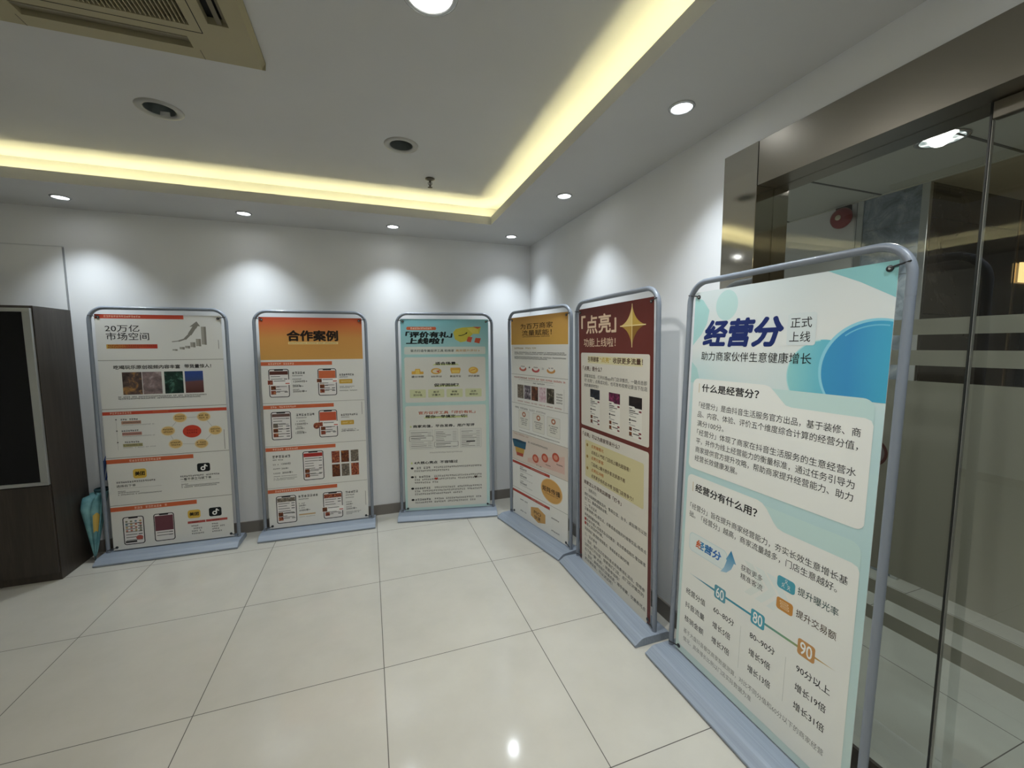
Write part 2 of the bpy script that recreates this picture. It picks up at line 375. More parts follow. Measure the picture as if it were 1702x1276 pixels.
# sprinkler
t = thing('sprinkler_head', (-1.148, -.937, ZU), 'small dark metal fire sprinkler hanging from the upper ceiling', 'sprinkler')
MS = mat('#5E594E', .35, .7)
MB().lathe([(.001, -.001), (.032, -.001), (.034, -.006), (.02, -.012), (.012, -.016), (.001, -.016)], MS, 24).build('escutcheon', t)
b = MB().tube([(0, 0, -.014), (0, 0, -.03)], .008, MS, 10)
b.tube([(-.012, 0, -.026), (-.013, 0, -.036), (0, 0, -.056)], .0025, MS, 8).tube([(.012, 0, -.026), (.013, 0, -.036), (0, 0, -.056)], .0025, MS, 8)
b.tube([(0, 0, -.03), (0, 0, -.06)], .004, MS, 8); b.build('body', t)
MB().lathe([(.001, -.058), (.016, -.06), (.017, -.063), (.001, -.063)], MS, 16).build('deflector', t)
# ceiling cassette air conditioner
AX, AY, AH = -2.455, -2.401, .47
t = thing('air_conditioner', (AX, AY, ZU-.002), 'square cream ceiling cassette air conditioner with slatted grille', 'air conditioner')
c0, c1, g0 = .345, .41, .28
xs = [-AH, -c1, -c0, -g0, -.25, .25, g0, c0, c1, AH]
hl = {(1, 4), (7, 4), (4, 1), (4, 7)} | {(i, j) for i in (3, 4, 5) for j in (3, 4, 5)}
pn = MB().plate(xs, xs, -.036, -.012, hl, M_AC)
pn.prism([(-AH, -.036), (-AH-.012, -.010), (-AH-.012, 0), (-AH, 0)], -AH-.012, AH+.012, M_AC)
pn.prism([(AH, -.036), (AH+.012, -.010), (AH+.012, 0), (AH, 0)], -AH-.012, AH+.012, M_AC)
pn.prism([(-AH, -.036), (-AH-.012, -.010), (-AH-.012, 0), (-AH, 0)], -AH, AH, M_AC, 'y')
pn.prism([(AH, -.036), (AH+.012, -.010), (AH+.012, 0), (AH, 0)], -AH, AH, M_AC, 'y')
for s_ in (-1, 1):   # groove round the grille panel
    pn.box(-.31, .31, s_*.311-.0015, s_*.311+.0015, -.0365, -.036, M_BLACK); pn.box(s_*.311-.0015, s_*.311+.0015, -.31, .31, -.0365, -.036, M_BLACK)
    for q in (-1, 1): pn.box(s_*.268, s_*.271, q*(AH-.055), q*(AH+.0), -.0365, -.036, mat('#6A6350', .6))
pn.build('panel', t)
MB().box(-AH+.01, AH-.01, -AH+.01, AH-.01, -.011, -.001, M_BLACK).build('dark_cavity_sheet', t)  # black sheet, shade of the cavity behind grille and slots put into its colour
gr = MB(); n = 40
for i in range(n+1):
    x = -g0 + 2*g0*i/n; gr.box(x-.0019, x+.0019, -g0, g0, -.034, -.018, M_AC)
for y in (-.14, 0, .14): gr.box(-g0, g0, y-.003, y+.003, -.032, -.022, M_AC)
gr.build('intake_grille', t)
for k in range(4):
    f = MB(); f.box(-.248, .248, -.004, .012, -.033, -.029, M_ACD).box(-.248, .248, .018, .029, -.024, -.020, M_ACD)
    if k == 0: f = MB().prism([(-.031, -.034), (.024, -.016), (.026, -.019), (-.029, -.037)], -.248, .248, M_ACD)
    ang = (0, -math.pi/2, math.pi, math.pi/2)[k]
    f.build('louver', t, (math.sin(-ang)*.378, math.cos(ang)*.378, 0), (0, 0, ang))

# corridor fixtures
t = thing('downlight', (1.135, -2.69, CZ), 'round lit downlight in the corridor ceiling seen through the glass', 'ceiling light')
MB().lathe([(.085, 0), (.1, -.001), (.102, -.004), (.09, -.008), (.083, -.004)], M_CHROME, 36).build('trim_ring', t)
xr_ = NT('lit_reflector'); _t = xr_.n('ShaderNodeTexCoord'); _n = xr_.n('ShaderNodeTexNoise', inp={'Scale': 26.0, 'Detail': 1.0}); xr_.l(_t.outputs['Object'], _n.inputs['Vector'])
xr_.l(xr_.ramp(_n.outputs['Fac'], [(.42, '#7E8A8C'), (.56, '#FFFFFF')]), xr_.b.inputs['Emission Color']); xr_.set(Emission_Strength=.75, Base_Color=lin('#C8CCCC'))
MB().lathe([(.0005, -.002), (.05, -.003), (.085, -.004)], xr_.m, 36).build('reflector', t)
lamp('downlight_lamp', 'SPOT', t, (0, 0, -.03), W_CORR, (1.0, .98, .93), spot_size=R(150), spot_blend=.6, shadow_soft_size=.06)
for x, y in ((1.0, .3), (3.6, -4.6), (1.1, -5.2)):
    downlight(x, y, CZ, .085, 'round lit downlight further along the corridor ceiling', 'corridor downlights', W_CORR*(1.2 if x < 3 else 1.0), 150, (1.0, .98, .93) if x < 3 else (1, .68, .36), M_LENSW)
t = thing('alarm_bell', (CX, -1.862, 2.535), 'round red fire alarm bell high on the white corridor wall behind the glass', 'alarm bell')
MB().lathe([(.055, 0), (.055, -.02), (.073, -.024), (.074, -.032), (.066, -.05), (.045, -.062), (.02, -.066), (.001, -.067)], mat('#8A2C30', .3), 40, (0, 0, 0), 'x').build('gong', t)
MB().lathe([(.019, -.064), (.019, -.069), (.001, -.070)], mat('#D8CDB4', .4), 24, (0, 0, 0), 'x').build('centre_cap', t)
MB().box(-.018, 0, -.05, .05, .045, .085, mat('#3B3431', .5)).build('wall_bracket', t)
t = thing('lobby_display', (3.3, LY-.014, 1.72), 'dark framed display with warm glowing surround on the lobby wall', 'display')
MB().box(-.44, .44, -.012, 0, .33, .47, emis('warm_glow_panel', (1.0, .66, .28), .7)).build('backlight', t)
MB().box(-.36, .6-.24, -.05, -.012, -.6, .36, mat('#14181A', .35)).box(-.33, .33, -.052, -.05, -.57, .33, mat('#22363E', .15)).build('screen', t, bevel=.004)
ry, rz_ = -3.068, 1.222
rg = MB().lathe([(.043, -.0056), (.052, -.0056), (.052, -.0066), (.043, -.0066), (.043, -.0056)], mat('#54352F', .5), 40, (0, 0, 0), 'x', False)
rg.lathe([(.0005, -.0060), (.043, -.0060)], mat('#77706E', .5), 40, (0, 0, 0), 'x', False)
tag(rg.build('round_sticker', None, (GX, ry, rz_)), 'round sticker with brown rim on the glass beside the blue-circled banner', 'sticker')

# ------------------------------------------------------------------ cabinet and umbrella at the left
CXR, CYF, CH = -3.676, -.400, 1.884
t = thing('display_cabinet', (CXR-.45, CYF+.19, 0), 'dark walnut cabinet with black glass doors in aluminium frames', 'cabinet')
W2, D0, D1 = .45, -.19, .175
cb = MB().box(W2-.02, W2, D0, D1, 0, CH, M_WOOD).box(-W2, -W2+.02, D0, D1, 0, CH, M_WOOD).box(-W2+.02, W2-.02, D0, D1, CH-.025, CH, M_WOOD)
cb.box(-W2+.02, W2-.02, D1-.01, D1, 0, CH-.025, M_WOOD).box(-W2+.02, W2-.02, D0+.02, D1-.01, .63, .65, M_WOOD).box(-W2+.02, W2-.02, D0, D0+.02, 0, .05, M_WOOD)
cb.build('carcass', t, bevel=.0015)
for z in (1.045, 1.455): MB().box(-W2+.02, W2-.02, D0+.03, D1-.01, z-.009, z+.009, mat('#8D8A84', .5)).build('shelf', t)
for sx in (1, -1):
    xa, xb = (.002, W2-.006) if sx > 0 else (-W2+.006, -.002)
    z0, z1, f = .682, 1.866, .04
    dd = MB().box(xa, xb, D0-.021, D0-.001, z0, z0+f*.6, M_ALU).box(xa, xb, D0-.021, D0-.001, z1-f*.6, z1, M_ALU).box(xa, xa+f, D0-.021, D0-.001, z0+f*.6, z1-f*.6, M_ALU).box(xb-f, xb, D0-.021, D0-.001, z0+f*.6, z1-f*.6, M_ALU)
    d = dd.build('door', t, bevel=.0015)
    MB().box(xa+f-.004, xb-f+.004, D0-.013, D0-.008, z0+f*.6-.004, z1-f*.6+.004, M_DGLASS).build('glass_pane', d)
    MB().box(xa, xb, D0-.018, D0-.001, .055, .676, M_WOOD).build('lower_door', t, bevel=.0015)

UM = thing('umbrella', (-3.596, -.196, 0), 'folded teal umbrella with blue strap leaning between dark cabinet and banner stand', 'umbrella')
M_UMB = NT('teal_umbrella_cloth'); _t = M_UMB.n('ShaderNodeTexCoord'); _n = M_UMB.n('ShaderNodeTexNoise', inp={'Scale': 9.0, 'Detail': 3.0}); M_UMB.l(_t.outputs['Object'], _n.inputs['Vector'])
M_UMB.l(M_UMB.ramp(_n.outputs['Fac'], [(.35, '#4E7E83'), (.65, '#76A3A4')]), M_UMB.b.inputs['Base Color']); M_UMB.set(Roughness=.6); M_UMB = M_UMB.m
tipv, topv = Vector((0, 0, .012)), Vector((.030, .165, .735))
cv = MB(); vs = []; fs = []; NS, NR = 96, 20
for j in range(NR+1):
    q = j/NR; c = tipv.lerp(topv, .05+.63*q)
    rr = .010 + .060*q**.85
    for i in range(NS):
        an = 2*math.pi*i/NS; fold = abs(math.sin(an*3.5+.4))**.7
        lobe = max(0, math.cos(an-R(240)))**10*.085*q**1.1*(1 if q < .86 else 1-(q-.86)*2.6)
        rad = rr*(.62+.5*fold)+lobe
        vs.append((c.x+rad*math.cos(an)*(.98 if math.cos(an) < 0 else .42), c.y+rad*math.sin(an)*.85, c.z-.05*q*(1-fold)-lobe*.35))
for j in range(NR):
    for i in range(NS):
        k = (i+1) % NS; fs.append((j*NS+i, j*NS+k, (j+1)*NS+k, (j+1)*NS+i))
fs.append(tuple(range(NS))[::-1])
c = tipv.lerp(topv, .70); vs.append(tuple(c)); n0 = NR*NS
for i in range(NS): fs.append((n0+i, n0+(i+1) % NS, len(vs)-1))
cv.add(vs, fs, M_UMB, True)
cv.build('canopy', UM)
MB().tube([tuple(tipv), (.001, .004, .045)], [.004, .006], mat('#3C4C50', .4), 10).build('tip', UM)
pt = lambda q, dx=0, dy=0: tuple(tipv.lerp(topv, q)+Vector((dx, dy, 0)))
MB().tube([pt(.68), pt(.78), pt(1.0)], [.008, .009, .012], mat('#39507E', .4), 12).build('handle', UM)
MB().tube([pt(1.0), pt(1.04, .0, .006), pt(1.0, .016, .008), pt(.9, .026, .0), pt(.80, .02, -.004)], .006, mat('#3A56A0', .5), 8).build('strap', UM)
MB().lathe([(.034, 0), (.042, .004), (.044, .02), (.038, .026)], mat('#2C4A50', .6), 24, pt(.69)).build('ferrule_band', UM)
yp = MB(); g = []        # plain yellow printed patch following the cloth
def cloth(q, an):
    c = tipv.lerp(topv, .05+.63*q); fold = abs(math.sin(an*3.5+.4))**.7
    lobe = max(0, math.cos(an-R(240)))**10*.085*q**1.1*(1 if q < .86 else 1-(q-.86)*2.6)
    rad = (.010+.060*q**.85)*(.62+.5*fold)+lobe+.0015
    return (c.x+rad*math.cos(an)*(.98 if math.cos(an) < 0 else .42), c.y+rad*math.sin(an)*.85, c.z-.05*q*(1-fold)-lobe*.35)
n1, n2 = 14, 10
for jj in range(n2+1):
    for ii in range(n1+1): g.append(cloth(.42+.30*jj/n2, R(262+50*ii/n1)))
yp.add(g, [(jj*(n1+1)+ii, jj*(n1+1)+ii+1, (jj+1)*(n1+1)+ii+1, (jj+1)*(n1+1)+ii) for jj in range(n2) for ii in range(n1)], mat('#BFA14E', .6), True)
yp.build('yellow_patch', UM)

# ------------------------------------------------------------------ printed banner stands
TXT = []          # queued lettering: (target MB, string, box, material, y-plane, options)
class Print:
    """one sheet: x from its left edge, y down from its top edge, in metres"""
    def __init__(s): s.parts = {'poster': [MB()]}; s.cur = 'poster'; s.mb = s.parts['poster'][0]
    def part(s, name):
        if name in ('poster', 'lettering'):
            s.parts.setdefault(name, [MB()]); s.mb = s.parts[name][0]
        else:
            s.parts.setdefault(name, []).append(MB()); s.mb = s.parts[name][-1]
        return s
    def P(s, x, y, l): return (x-.4, -.0012-.00008*l, 1.81-y)
    def poly(s, pts, m_, l=1): s.mb.add([s.P(x, y, l) for x, y in pts], [tuple(range(len(pts)))[::-1]], m_); return s
    def rect(s, x0, y0, x1, y1, m_, l=1): return s.poly([(x0, y0), (x1, y0), (x1, y1), (x0, y1)], m_, l)
    def rr(s, x0, y0, x1, y1, r, m_, l=1):
        pts = []
        for cx, cy_, a0 in ((x1-r, y0+r, -90), (x1-r, y1-r, 0), (x0+r, y1-r, 90), (x0+r, y0+r, 180)):
            for k in range(7):
                a = R(a0+15*k); pts.append((cx+r*math.cos(a), cy_+r*math.sin(a)))
        return s.poly(pts, m_, l)
    def ell(s, cx, cy_, rx, ry_, m_, l=1, n=40): return s.poly([(cx+rx*math.cos(2*math.pi*k/n), cy_+ry_*math.sin(2*math.pi*k/n)) for k in range(n)], m_, l)
    def line(s, x0, y0, x1, y1, w_, m_, l=1):
        d = math.hypot(x1-x0, y1-y0); nx, ny = -(y1-y0)/d*w_/2, (x1-x0)/d*w_/2
        return s.poly([(x0+nx, y0+ny), (x1+nx, y1+ny), (x1-nx, y1-ny), (x0-nx, y0-ny)], m_, l)
    def ring(s, cx, cy_, r0, r1, m_, l=1, a0=0, a1=360, ky=1.0, n=40):
        A = [(R(a0+(a1-a0)*k/n)) for k in range(n+1)]
        vs = [s.P(cx+r*math.cos(a), cy_+r*ky*math.sin(a), l) for r in (r0, r1) for a in A]; N = n+1
        s.mb.add(vs, [(k, k+1, N+k+1, N+k) for k in range(n)], m_); return s
    def text(s, st, x0, x1, yc, h, m_, l=4, bold=0.0, shear=0.0):
        TXT.append((s.parts.setdefault('lettering', [MB()])[0], st, x0, x1, yc, h, m_, l, bold, shear, s)); return s
    def greek(s, x0, x1, yc, h, m_, l=4, gap=.22):
        """print too fine to be read in the photograph: character-sized marks"""
        mb = s.parts.setdefault('lettering', [MB()])[0]; old = s.mb; s.mb = mb
        n_ = max(1, round((x1-x0)/(h*1.05))); cw = (x1-x0)/n_
        for k in range(n_):
            if random.random() < .06: continue
            a, b = x0+k*cw, x0+(k+1)*cw-cw*gap; y0, y1 = yc-h/2, yc+h/2
            for q in sorted(random.sample((.0, .25, .5, .78), 3)): s.rect(a, y0+h*q, b, y0+h*(q+.15), m_, l)
            xm = a+(b-a)*random.choice((.2, .45, .7)); s.rect(xm, y0, xm+(b-a)*.2, y1, m_, l+1)
        s.mb = old; return s
BLK, DK, GY, LG, WHT, RED, ORG = ink('#141210'), ink('#2C2A28'), ink('#605E5A'), ink('#9A9792'), ink('#E6E3DA'), ink('#C24C36'), ink('#CC6640')
PAPER = mat('#DFDED8', .42, 0, .35, 0, 'white_banner_print')
YEL = ink('#D8B24A')
def phone(p, x0, y0, x1, y1, top, photos=0, tab=None, dark=False, notch=True):
    p.part('phone_picture'); w_ = x1-x0
    p.rr(x0, y0, x1, y1, .018, ink('#231F20'), 1); p.rr(x0+.006, y0+.006, x1-.006, y1-.006, .013, ink('#E2DEDA'), 2)
    if top: p.rect(x0+.008, y0+.018, x1-.008, y0+.018+top[1], top[0], 3)
    if notch: p.rr(x0+w_*.28, y0+.002, x1-w_*.28, y0+.014, .004, ink('#231F20'), 4)
    yy = y0+.03+(top[1] if top else .02)
    while yy < y1-.03:
        p.rect(x0+.016, yy, x0+w_*random.uniform(.5, .75), yy+.005, GY, 3)
        if random.random() < .6: p.rect(x1-.04, yy, x1-.014, yy+.006, DK, 3)
        yy += .022
    for k in range(photos):
        q = y1-.045-.04*k; p.rect(x0+.014, q-.012, x0+.05, q+.02, FOOD[k % 3], 4); p.rect(x0+.055, q-.008, x1-.02, q-.004, DK, 4)
    if tab:
        ya, yb, m_ = tab; p.rr(x0-.012, ya, x1+.01, yb, .008, ink('#EEEBE6'), 5); p.rect(x0-.008, ya+.004, x0+.03, yb-.004, m_, 6)
        p.rect(x0+.036, ya+.008, x1-.03, ya+.013, DK, 6); p.rect(x1-.03, yb-.016, x1+.002, yb-.008, RED, 6)
    p.part('poster')
FOOD = [m_photo('food_print', [(.3, '#3A2018'), (.5, '#8A4030'), (.65, '#C08050'), (.8, '#E0C8A8')], 60), m_photo('food_print_dark', [(.3, '#2A1A12'), (.55, '#6E3A22'), (.75, '#B8782E')], 50), m_photo('food_print_grey', [(.3, '#3A3A36'), (.55, '#7A6E60'), (.8, '#C8C0B0')], 60)]
def meituan(p, x0, y0, x1, y1):
    p.part('logo'); p.rr(x0, y0, x1, y1, .018, YEL, 2); p.part('poster'); h = (y1-y0)*.42
    p.text('美团', x0+.012, x1-.012, (y0+y1)/2, h, BLK, 5, .035)
def note(p, x0, y0, x1, y1):
    p.part('logo'); p.rr(x0, y0, x1, y1, .014, ink('#121617'), 2); w_, h = x1-x0, y1-y0; cx, cy_ = x0+w_*.45, y0+h*.62
    p.ring(cx, cy_, w_*.09, w_*.19, ink('#F2F2EE'), 3, 0, 360); p.rect(cx+w_*.09, y0+h*.18, cx+w_*.19, cy_, ink('#F2F2EE'), 4)
    p.ring(cx+w_*.36, y0+h*.16, w_*.13, w_*.22, ink('#F2F2EE'), 4, 90, 185); p.part('poster')

def sheet1():
    p = Print(); p.rect(-.0, 0, .8, 1.8, PAPER, 0)
    p.rect(0, 0, .55, .031, RED); p.greek(.056, .28, .015, .014, ink('#E5B9A2'))
    p.text('20万亿', .057, .265, .104, .052, DK, 4, .004); p.text('市场空间', .060, .322, .164, .056, DK, 4, .004)
    p.rect(.058, .223, .371, .255, m_vgrad('yellow_to_red', [(0, '#C9A24E'), (.45, '#C4603A'), (1, '#B8342A')], -.342, -.03, 'X'))
    p.greek(.068, .352, .2325, .012, ink('#8E3A20')); p.greek(.068, .26, .247, .01, ink('#8E3A20'))
    gm = ink('#8B877C'); gm2 = ink('#A39F94')
    p.part('chart_picture'); p.line(.465, .204, .510, .198, .006, gm); p.line(.508, .199, .552, .182, .011, gm); p.line(.55, .184, .584, .146, .018, gm); p.line(.583, .148, .618, .09, .026, gm)
    p.poly([(.585, .088), (.634, .045), (.656, .084), (.640, .082), (.629, .102), (.604, .086)], gm, 2)
    for x, y0, y1 in ((.465, .262, .272), (.512, .245, .262), (.548, .236, .254), (.584, .208, .246), (.622, .182, .238), (.660, .086, .226)):
        p.rect(x, y0, x+.027, y1, gm2, 1); p.rect(x+.019, y0, x+.033, y1+.002, gm, 2)
    p.part('poster'); p.rect(0, .341, .8, .345, gm)
    p.text('吃喝玩乐原创视频内容丰富', .090, .505, .396, .029, BLK, 4, .02); p.text('带货量惊人！', .535, .712, .394, .029, BLK, 4, .02)
    for x, mm in zip((.137, .262, .400, .533), (m_photo('kitchen_print', [(.3, '#2E2522'), (.5, '#5A4A44'), (.62, '#A57A48'), (.8, '#C9A26A')], 14), m_photo('diners_print', [(.3, '#4A4040'), (.55, '#8D7A78'), (.8, '#CFC4C0')], 16), m_photo('night_stall_print', [(.3, '#0E1412'), (.55, '#1E3A30'), (.75, '#6FA08A')], 14), m_vgrad('dusk_road_print', [(0, '#5A342E'), (.5, '#6E4A48'), (.58, '#3A4C7A'), (1, '#2E4A90')], 1.21, 1.38, 'Z', .5, .25))):
        p.part('picture'); p.rect(x, .433, x+.121, .604, mm, 2)
    p.part('poster'); p.greek(.104, .692, .621, .010, DK); p.greek(.104, .63, .635, .010, DK)
    p.rect(0, .708, .8, .712, gm); p.rect(0, .730, .8, .755, RED); p.greek(.046, .18, .742, .014, ink('#E5B9A2')); p.rect(.31, .740, .41, .743, ink('#C98A4A'), 2)
    p.rect(.078, .79, .0795, 1.025, LG)
    for y, hc in ((.792, '#B98F78'), (.879, '#C08A7C'), (.967, '#A8A070')):
        p.greek(.108, .215, y, .012, BLK); p.rect(.110, y+.012, .232, y+.036, ink(hc), 1); p.greek(.112, .228, y+.024, .009, GY, 3); p.greek(.111, .315, y+.043, .007, LG, 3)
        p.ell(.079, y-.002, .005, .005, GY, 2)
    cs_ = [(.482, .798), (.640, .798), (.714, .912), (.614, 1.014), (.443, 1.003), (.399, .897)]
    for k in range(6):
        a, b = cs_[k], cs_[(k+1) % 6]; p.line(*a, *b, .002, LG, 1)
    p.ell(.556, .91, .062, .05, ink('#C8432F'), 2); p.greek(.52, .594, .902, .013, ink('#8C2618')); p.greek(.52, .594, .921, .013, ink('#8C2618'))
    for x, y in cs_: p.ell(x, y, .047, .038, ink('#E2D2AC'), 2); p.ell(x, y, .041, .033, ink('#D8B676'), 3); p.greek(x-.032, x+.032, y-.011, .011, BLK, 5); p.greek(x-.03, x+.03, y+.008, .012, ink('#6A4420'), 5)
    p.rect(.771, .91, .774, 1.07, GY); p.rect(.771, .19, .774, .26, GY)
    p.rect(0, 1.080, .8, 1.084, gm); p.rect(0, 1.094, .553, 1.126, ORG); p.greek(.141, .343, 1.111, .016, ink('#F0C8B0'))
    meituan(p, .157, 1.178, .242, 1.252); note(p, .573, 1.172, .661, 1.24)
    p.greek(.05, .297, 1.274, .013, DK); p.text('选择后下单', .049, .168, 1.303, .020, DK, 4, .006); p.rect(.055, 1.322, .331, 1.3235, LG)
    p.greek(.055, .103, 1.344, .007, DK); p.greek(.055, .19, 1.356, .008, GY); p.greek(.055, .332, 1.371, .008, DK)
    p.greek(.457, .724, 1.268, .013, BLK); p.text('一看不停立马就下单', .456, .665, 1.291, .021, BLK, 4, .015); p.rect(.46, 1.31, .72, 1.3115, LG)
    p.greek(.461, .507, 1.331, .007, DK); p.greek(.461, .72, 1.343, .008, DK); p.greek(.461, .70, 1.355, .008, DK)
    p.rect(0, 1.4495, .8, 1.4535, gm); p.rect(0, 1.465, .555, 1.498, ORG); p.greek(.15, .36, 1.482, .016, ink('#F0C8B0'))
    phone(p, .068, 1.548, .202, 1.768, None)
    p.mb = p.parts['phone_picture'][-1]
    for r_ in range(4):
        for c_ in range(4): p.ell(.092+.029*c_, 1.585+.024*r_, .008, .007, ink(random.choice(['#B87868', '#8A8A70', '#B8A070', '#708890'])), 4)
    p.ell(.168, 1.718, .022, .018, ink('#B05A50'), 5); p.rect(.078, 1.738, .15, 1.752, DK, 5); p.part('poster')
    phone(p, .263, 1.547, .398, 1.768, (ink('#6E4048'), .12), 0, None)
    meituan(p, .489, 1.546, .575, 1.614); note(p, .633, 1.544, .72, 1.616)
    p.rect(.485, 1.637, .605, 1.656, ink('#B4524A')); p.rect(.609, 1.637, .758, 1.656, ink('#B4524A'))
    for x in (.515, .655): p.greek(x, x+.045, 1.647, .009, BLK)
    for k, y in enumerate((1.678, 1.7, 1.72, 1.741)):
        p.greek(.508, .508+(.05, .075, .065, .085)[k], y, .011, DK); p.greek(.648, .648+(.045, .09, .05, .08)[k], y, .011, DK)
    return p

def sheet2():
    p = Print(); p.rect(0, 0, .8, 1.8, PAPER, 0)
    p.rect(0, 0, .8, .356, m_vgrad('orange_heading_print', [(0, '#CC9A52'), (.5, '#CC924C'), (.75, '#CA7440'), (1, '#C44E34')], 1.454, 1.81, 'Z', .5, .12))
    p.text('合作案例', .207, .600, .155, .085, ink('#1E120A'), 4, .045)
    p.rect(.212, .206, .602, .226, ink('#E2C888'), 2); p.greek(.222, .592, .216, .010, ink('#7A4A20'), 4, .5)
    DG = ink('#8B877C')
    def head(y, x=.546): p.rect(0, y, x, y+.031, ORG); p.greek(.055, .25, y+.016, .015, ink('#F0C8B0'))
    head(.373); head(.739); head(1.1); head(1.462)
    for y in (.720, 1.088, 1.449): p.rect(0, y-.001, .8, y+.002, DG)
    phone(p, .052, .433, .206, .672, (ink('#5A3028'), .03), 2, (.523, .568, FOOD[0])); phone(p, .428, .436, .577, .67, (ink('#CC6A42'), .07), 3, (.520, .558, FOOD[1]))
    phone(p, .053, .795, .205, 1.035, (ink('#6A5048'), .025), 3); phone(p, .421, .797, .570, 1.036, (ink('#C45A3C'), .075), 2, (.898, .942, FOOD[0]))
    p.part('picture'); p.ell(.402, .931, .026, .027, FOOD[0], 8); p.part('poster')
    def col(x, y, rows):
        for dy, w_, h, mm in rows: p.greek(x, x+w_, y+dy, h, mm)
    for y, x in ((.468, .231), (.829, .246)):
        col(x, y, [(0, .10 if y < .5 else .145, .020, BLK), (.024, .08, .010, GY), (.054, .07, .010, GY), (.105 if y < .5 else .102, .055, .010, GY), (.143, .05, .010, GY)])
    p.text('12000份+', .238, .345, .541, .020, DK, 4, .01); p.text('2000单+', .230, .312, .582, .018, DK, 4, .01); p.text('20000单+', .230, .338, .626, .020, DK, 4, .01)
    p.text('12000份+', .236, .335, .907, .022, DK, 4, .01); p.text('2000单+', .236, .306, .946, .018, DK, 4, .01); p.text('12000单+', .236, .318, .984, .020, DK, 4, .012)
    for y, dy in ((.492, 0), (.847, .01)):
        p.greek(.601, .741, y, .017, BLK); p.greek(.601, .67, y+.021, .009, GY); p.rr(.598, y+.04+dy, .706, y+.078+dy, .006, ink('#C8A040'), 2); p.greek(.612, .694, y+.059+dy, .012, ink('#E8D090'))
        p.greek(.6, .722, y+.104+dy*2.5, .007, DK); p.greek(.6, .70, y+.115+dy*2.5, .007, DK); p.greek(.598, .745, y+.14+dy*.5, .009, DK)
    col(.050, 1.179, [(0, .138, .022, BLK), (.028, .08, .010, DK), (.067, .055, .010, GY), (.104, .055, .010, GY), (.143, .055, .010, GY), (.170, .18, .007, GY), (.188, .18, .007, GY), (.2, .16, .007, GY)])
    p.text('12000份', .113, .185, 1.243, .020, DK, 4, .01); p.text('2000单+', .113, .167, 1.283, .016, DK, 4, .01); p.text('20000单+', .117, .199, 1.320, .020, DK, 4, .01)
    phone(p, .280, 1.150, .445, 1.405, (ink('#A8302A'), .032), 2)
    for r_ in range(2):
        for c_, x in enumerate((.511, .588, .668)): p.part('picture'); p.rect(x, (1.165, 1.284)[r_], x+.065, (1.270, 1.394)[r_], FOOD[(r_+c_) % 3], 2)
    p.part('poster'); phone(p, .058, 1.523, .214, 1.763, (FOOD[2], .035), 2); phone(p, .426, 1.529, .585, 1.767, (FOOD[0], .035), 1, (1.66, 1.705, FOOD[1]))
    col(.232, 1.541, [(0, .158, .021, BLK), (.026, .08, .010, DK), (.064, .05, .009, GY), (.104, .055, .009, GY), (.183, .125, .007, LG)])
    p.rect(.230, 1.698, .361, 1.709, ink('#C9A878'), 2)
    col(.612, 1.546, [(0, .108, .020, BLK), (.026, .075, .010, DK), (.05, .07, .009, GY), (.09, .05, .009, GY), (.134, .05, .009, GY), (.180, .125, .007, GY), (.190, .11, .007, GY), (.2, .05, .007, GY)])
    for x, y in ((.232, 1.624), (.613, 1.656)): p.text('2000单+', x, x+.056, y, .017, DK, 4, .01); p.text('20000单+', x, x+.088, y+.042, .019, DK, 4, .012)
    p.rect(.775, .735, .778, .85, GY); p.rect(.778, 1.55, .781, 1.68, GY)
    return p

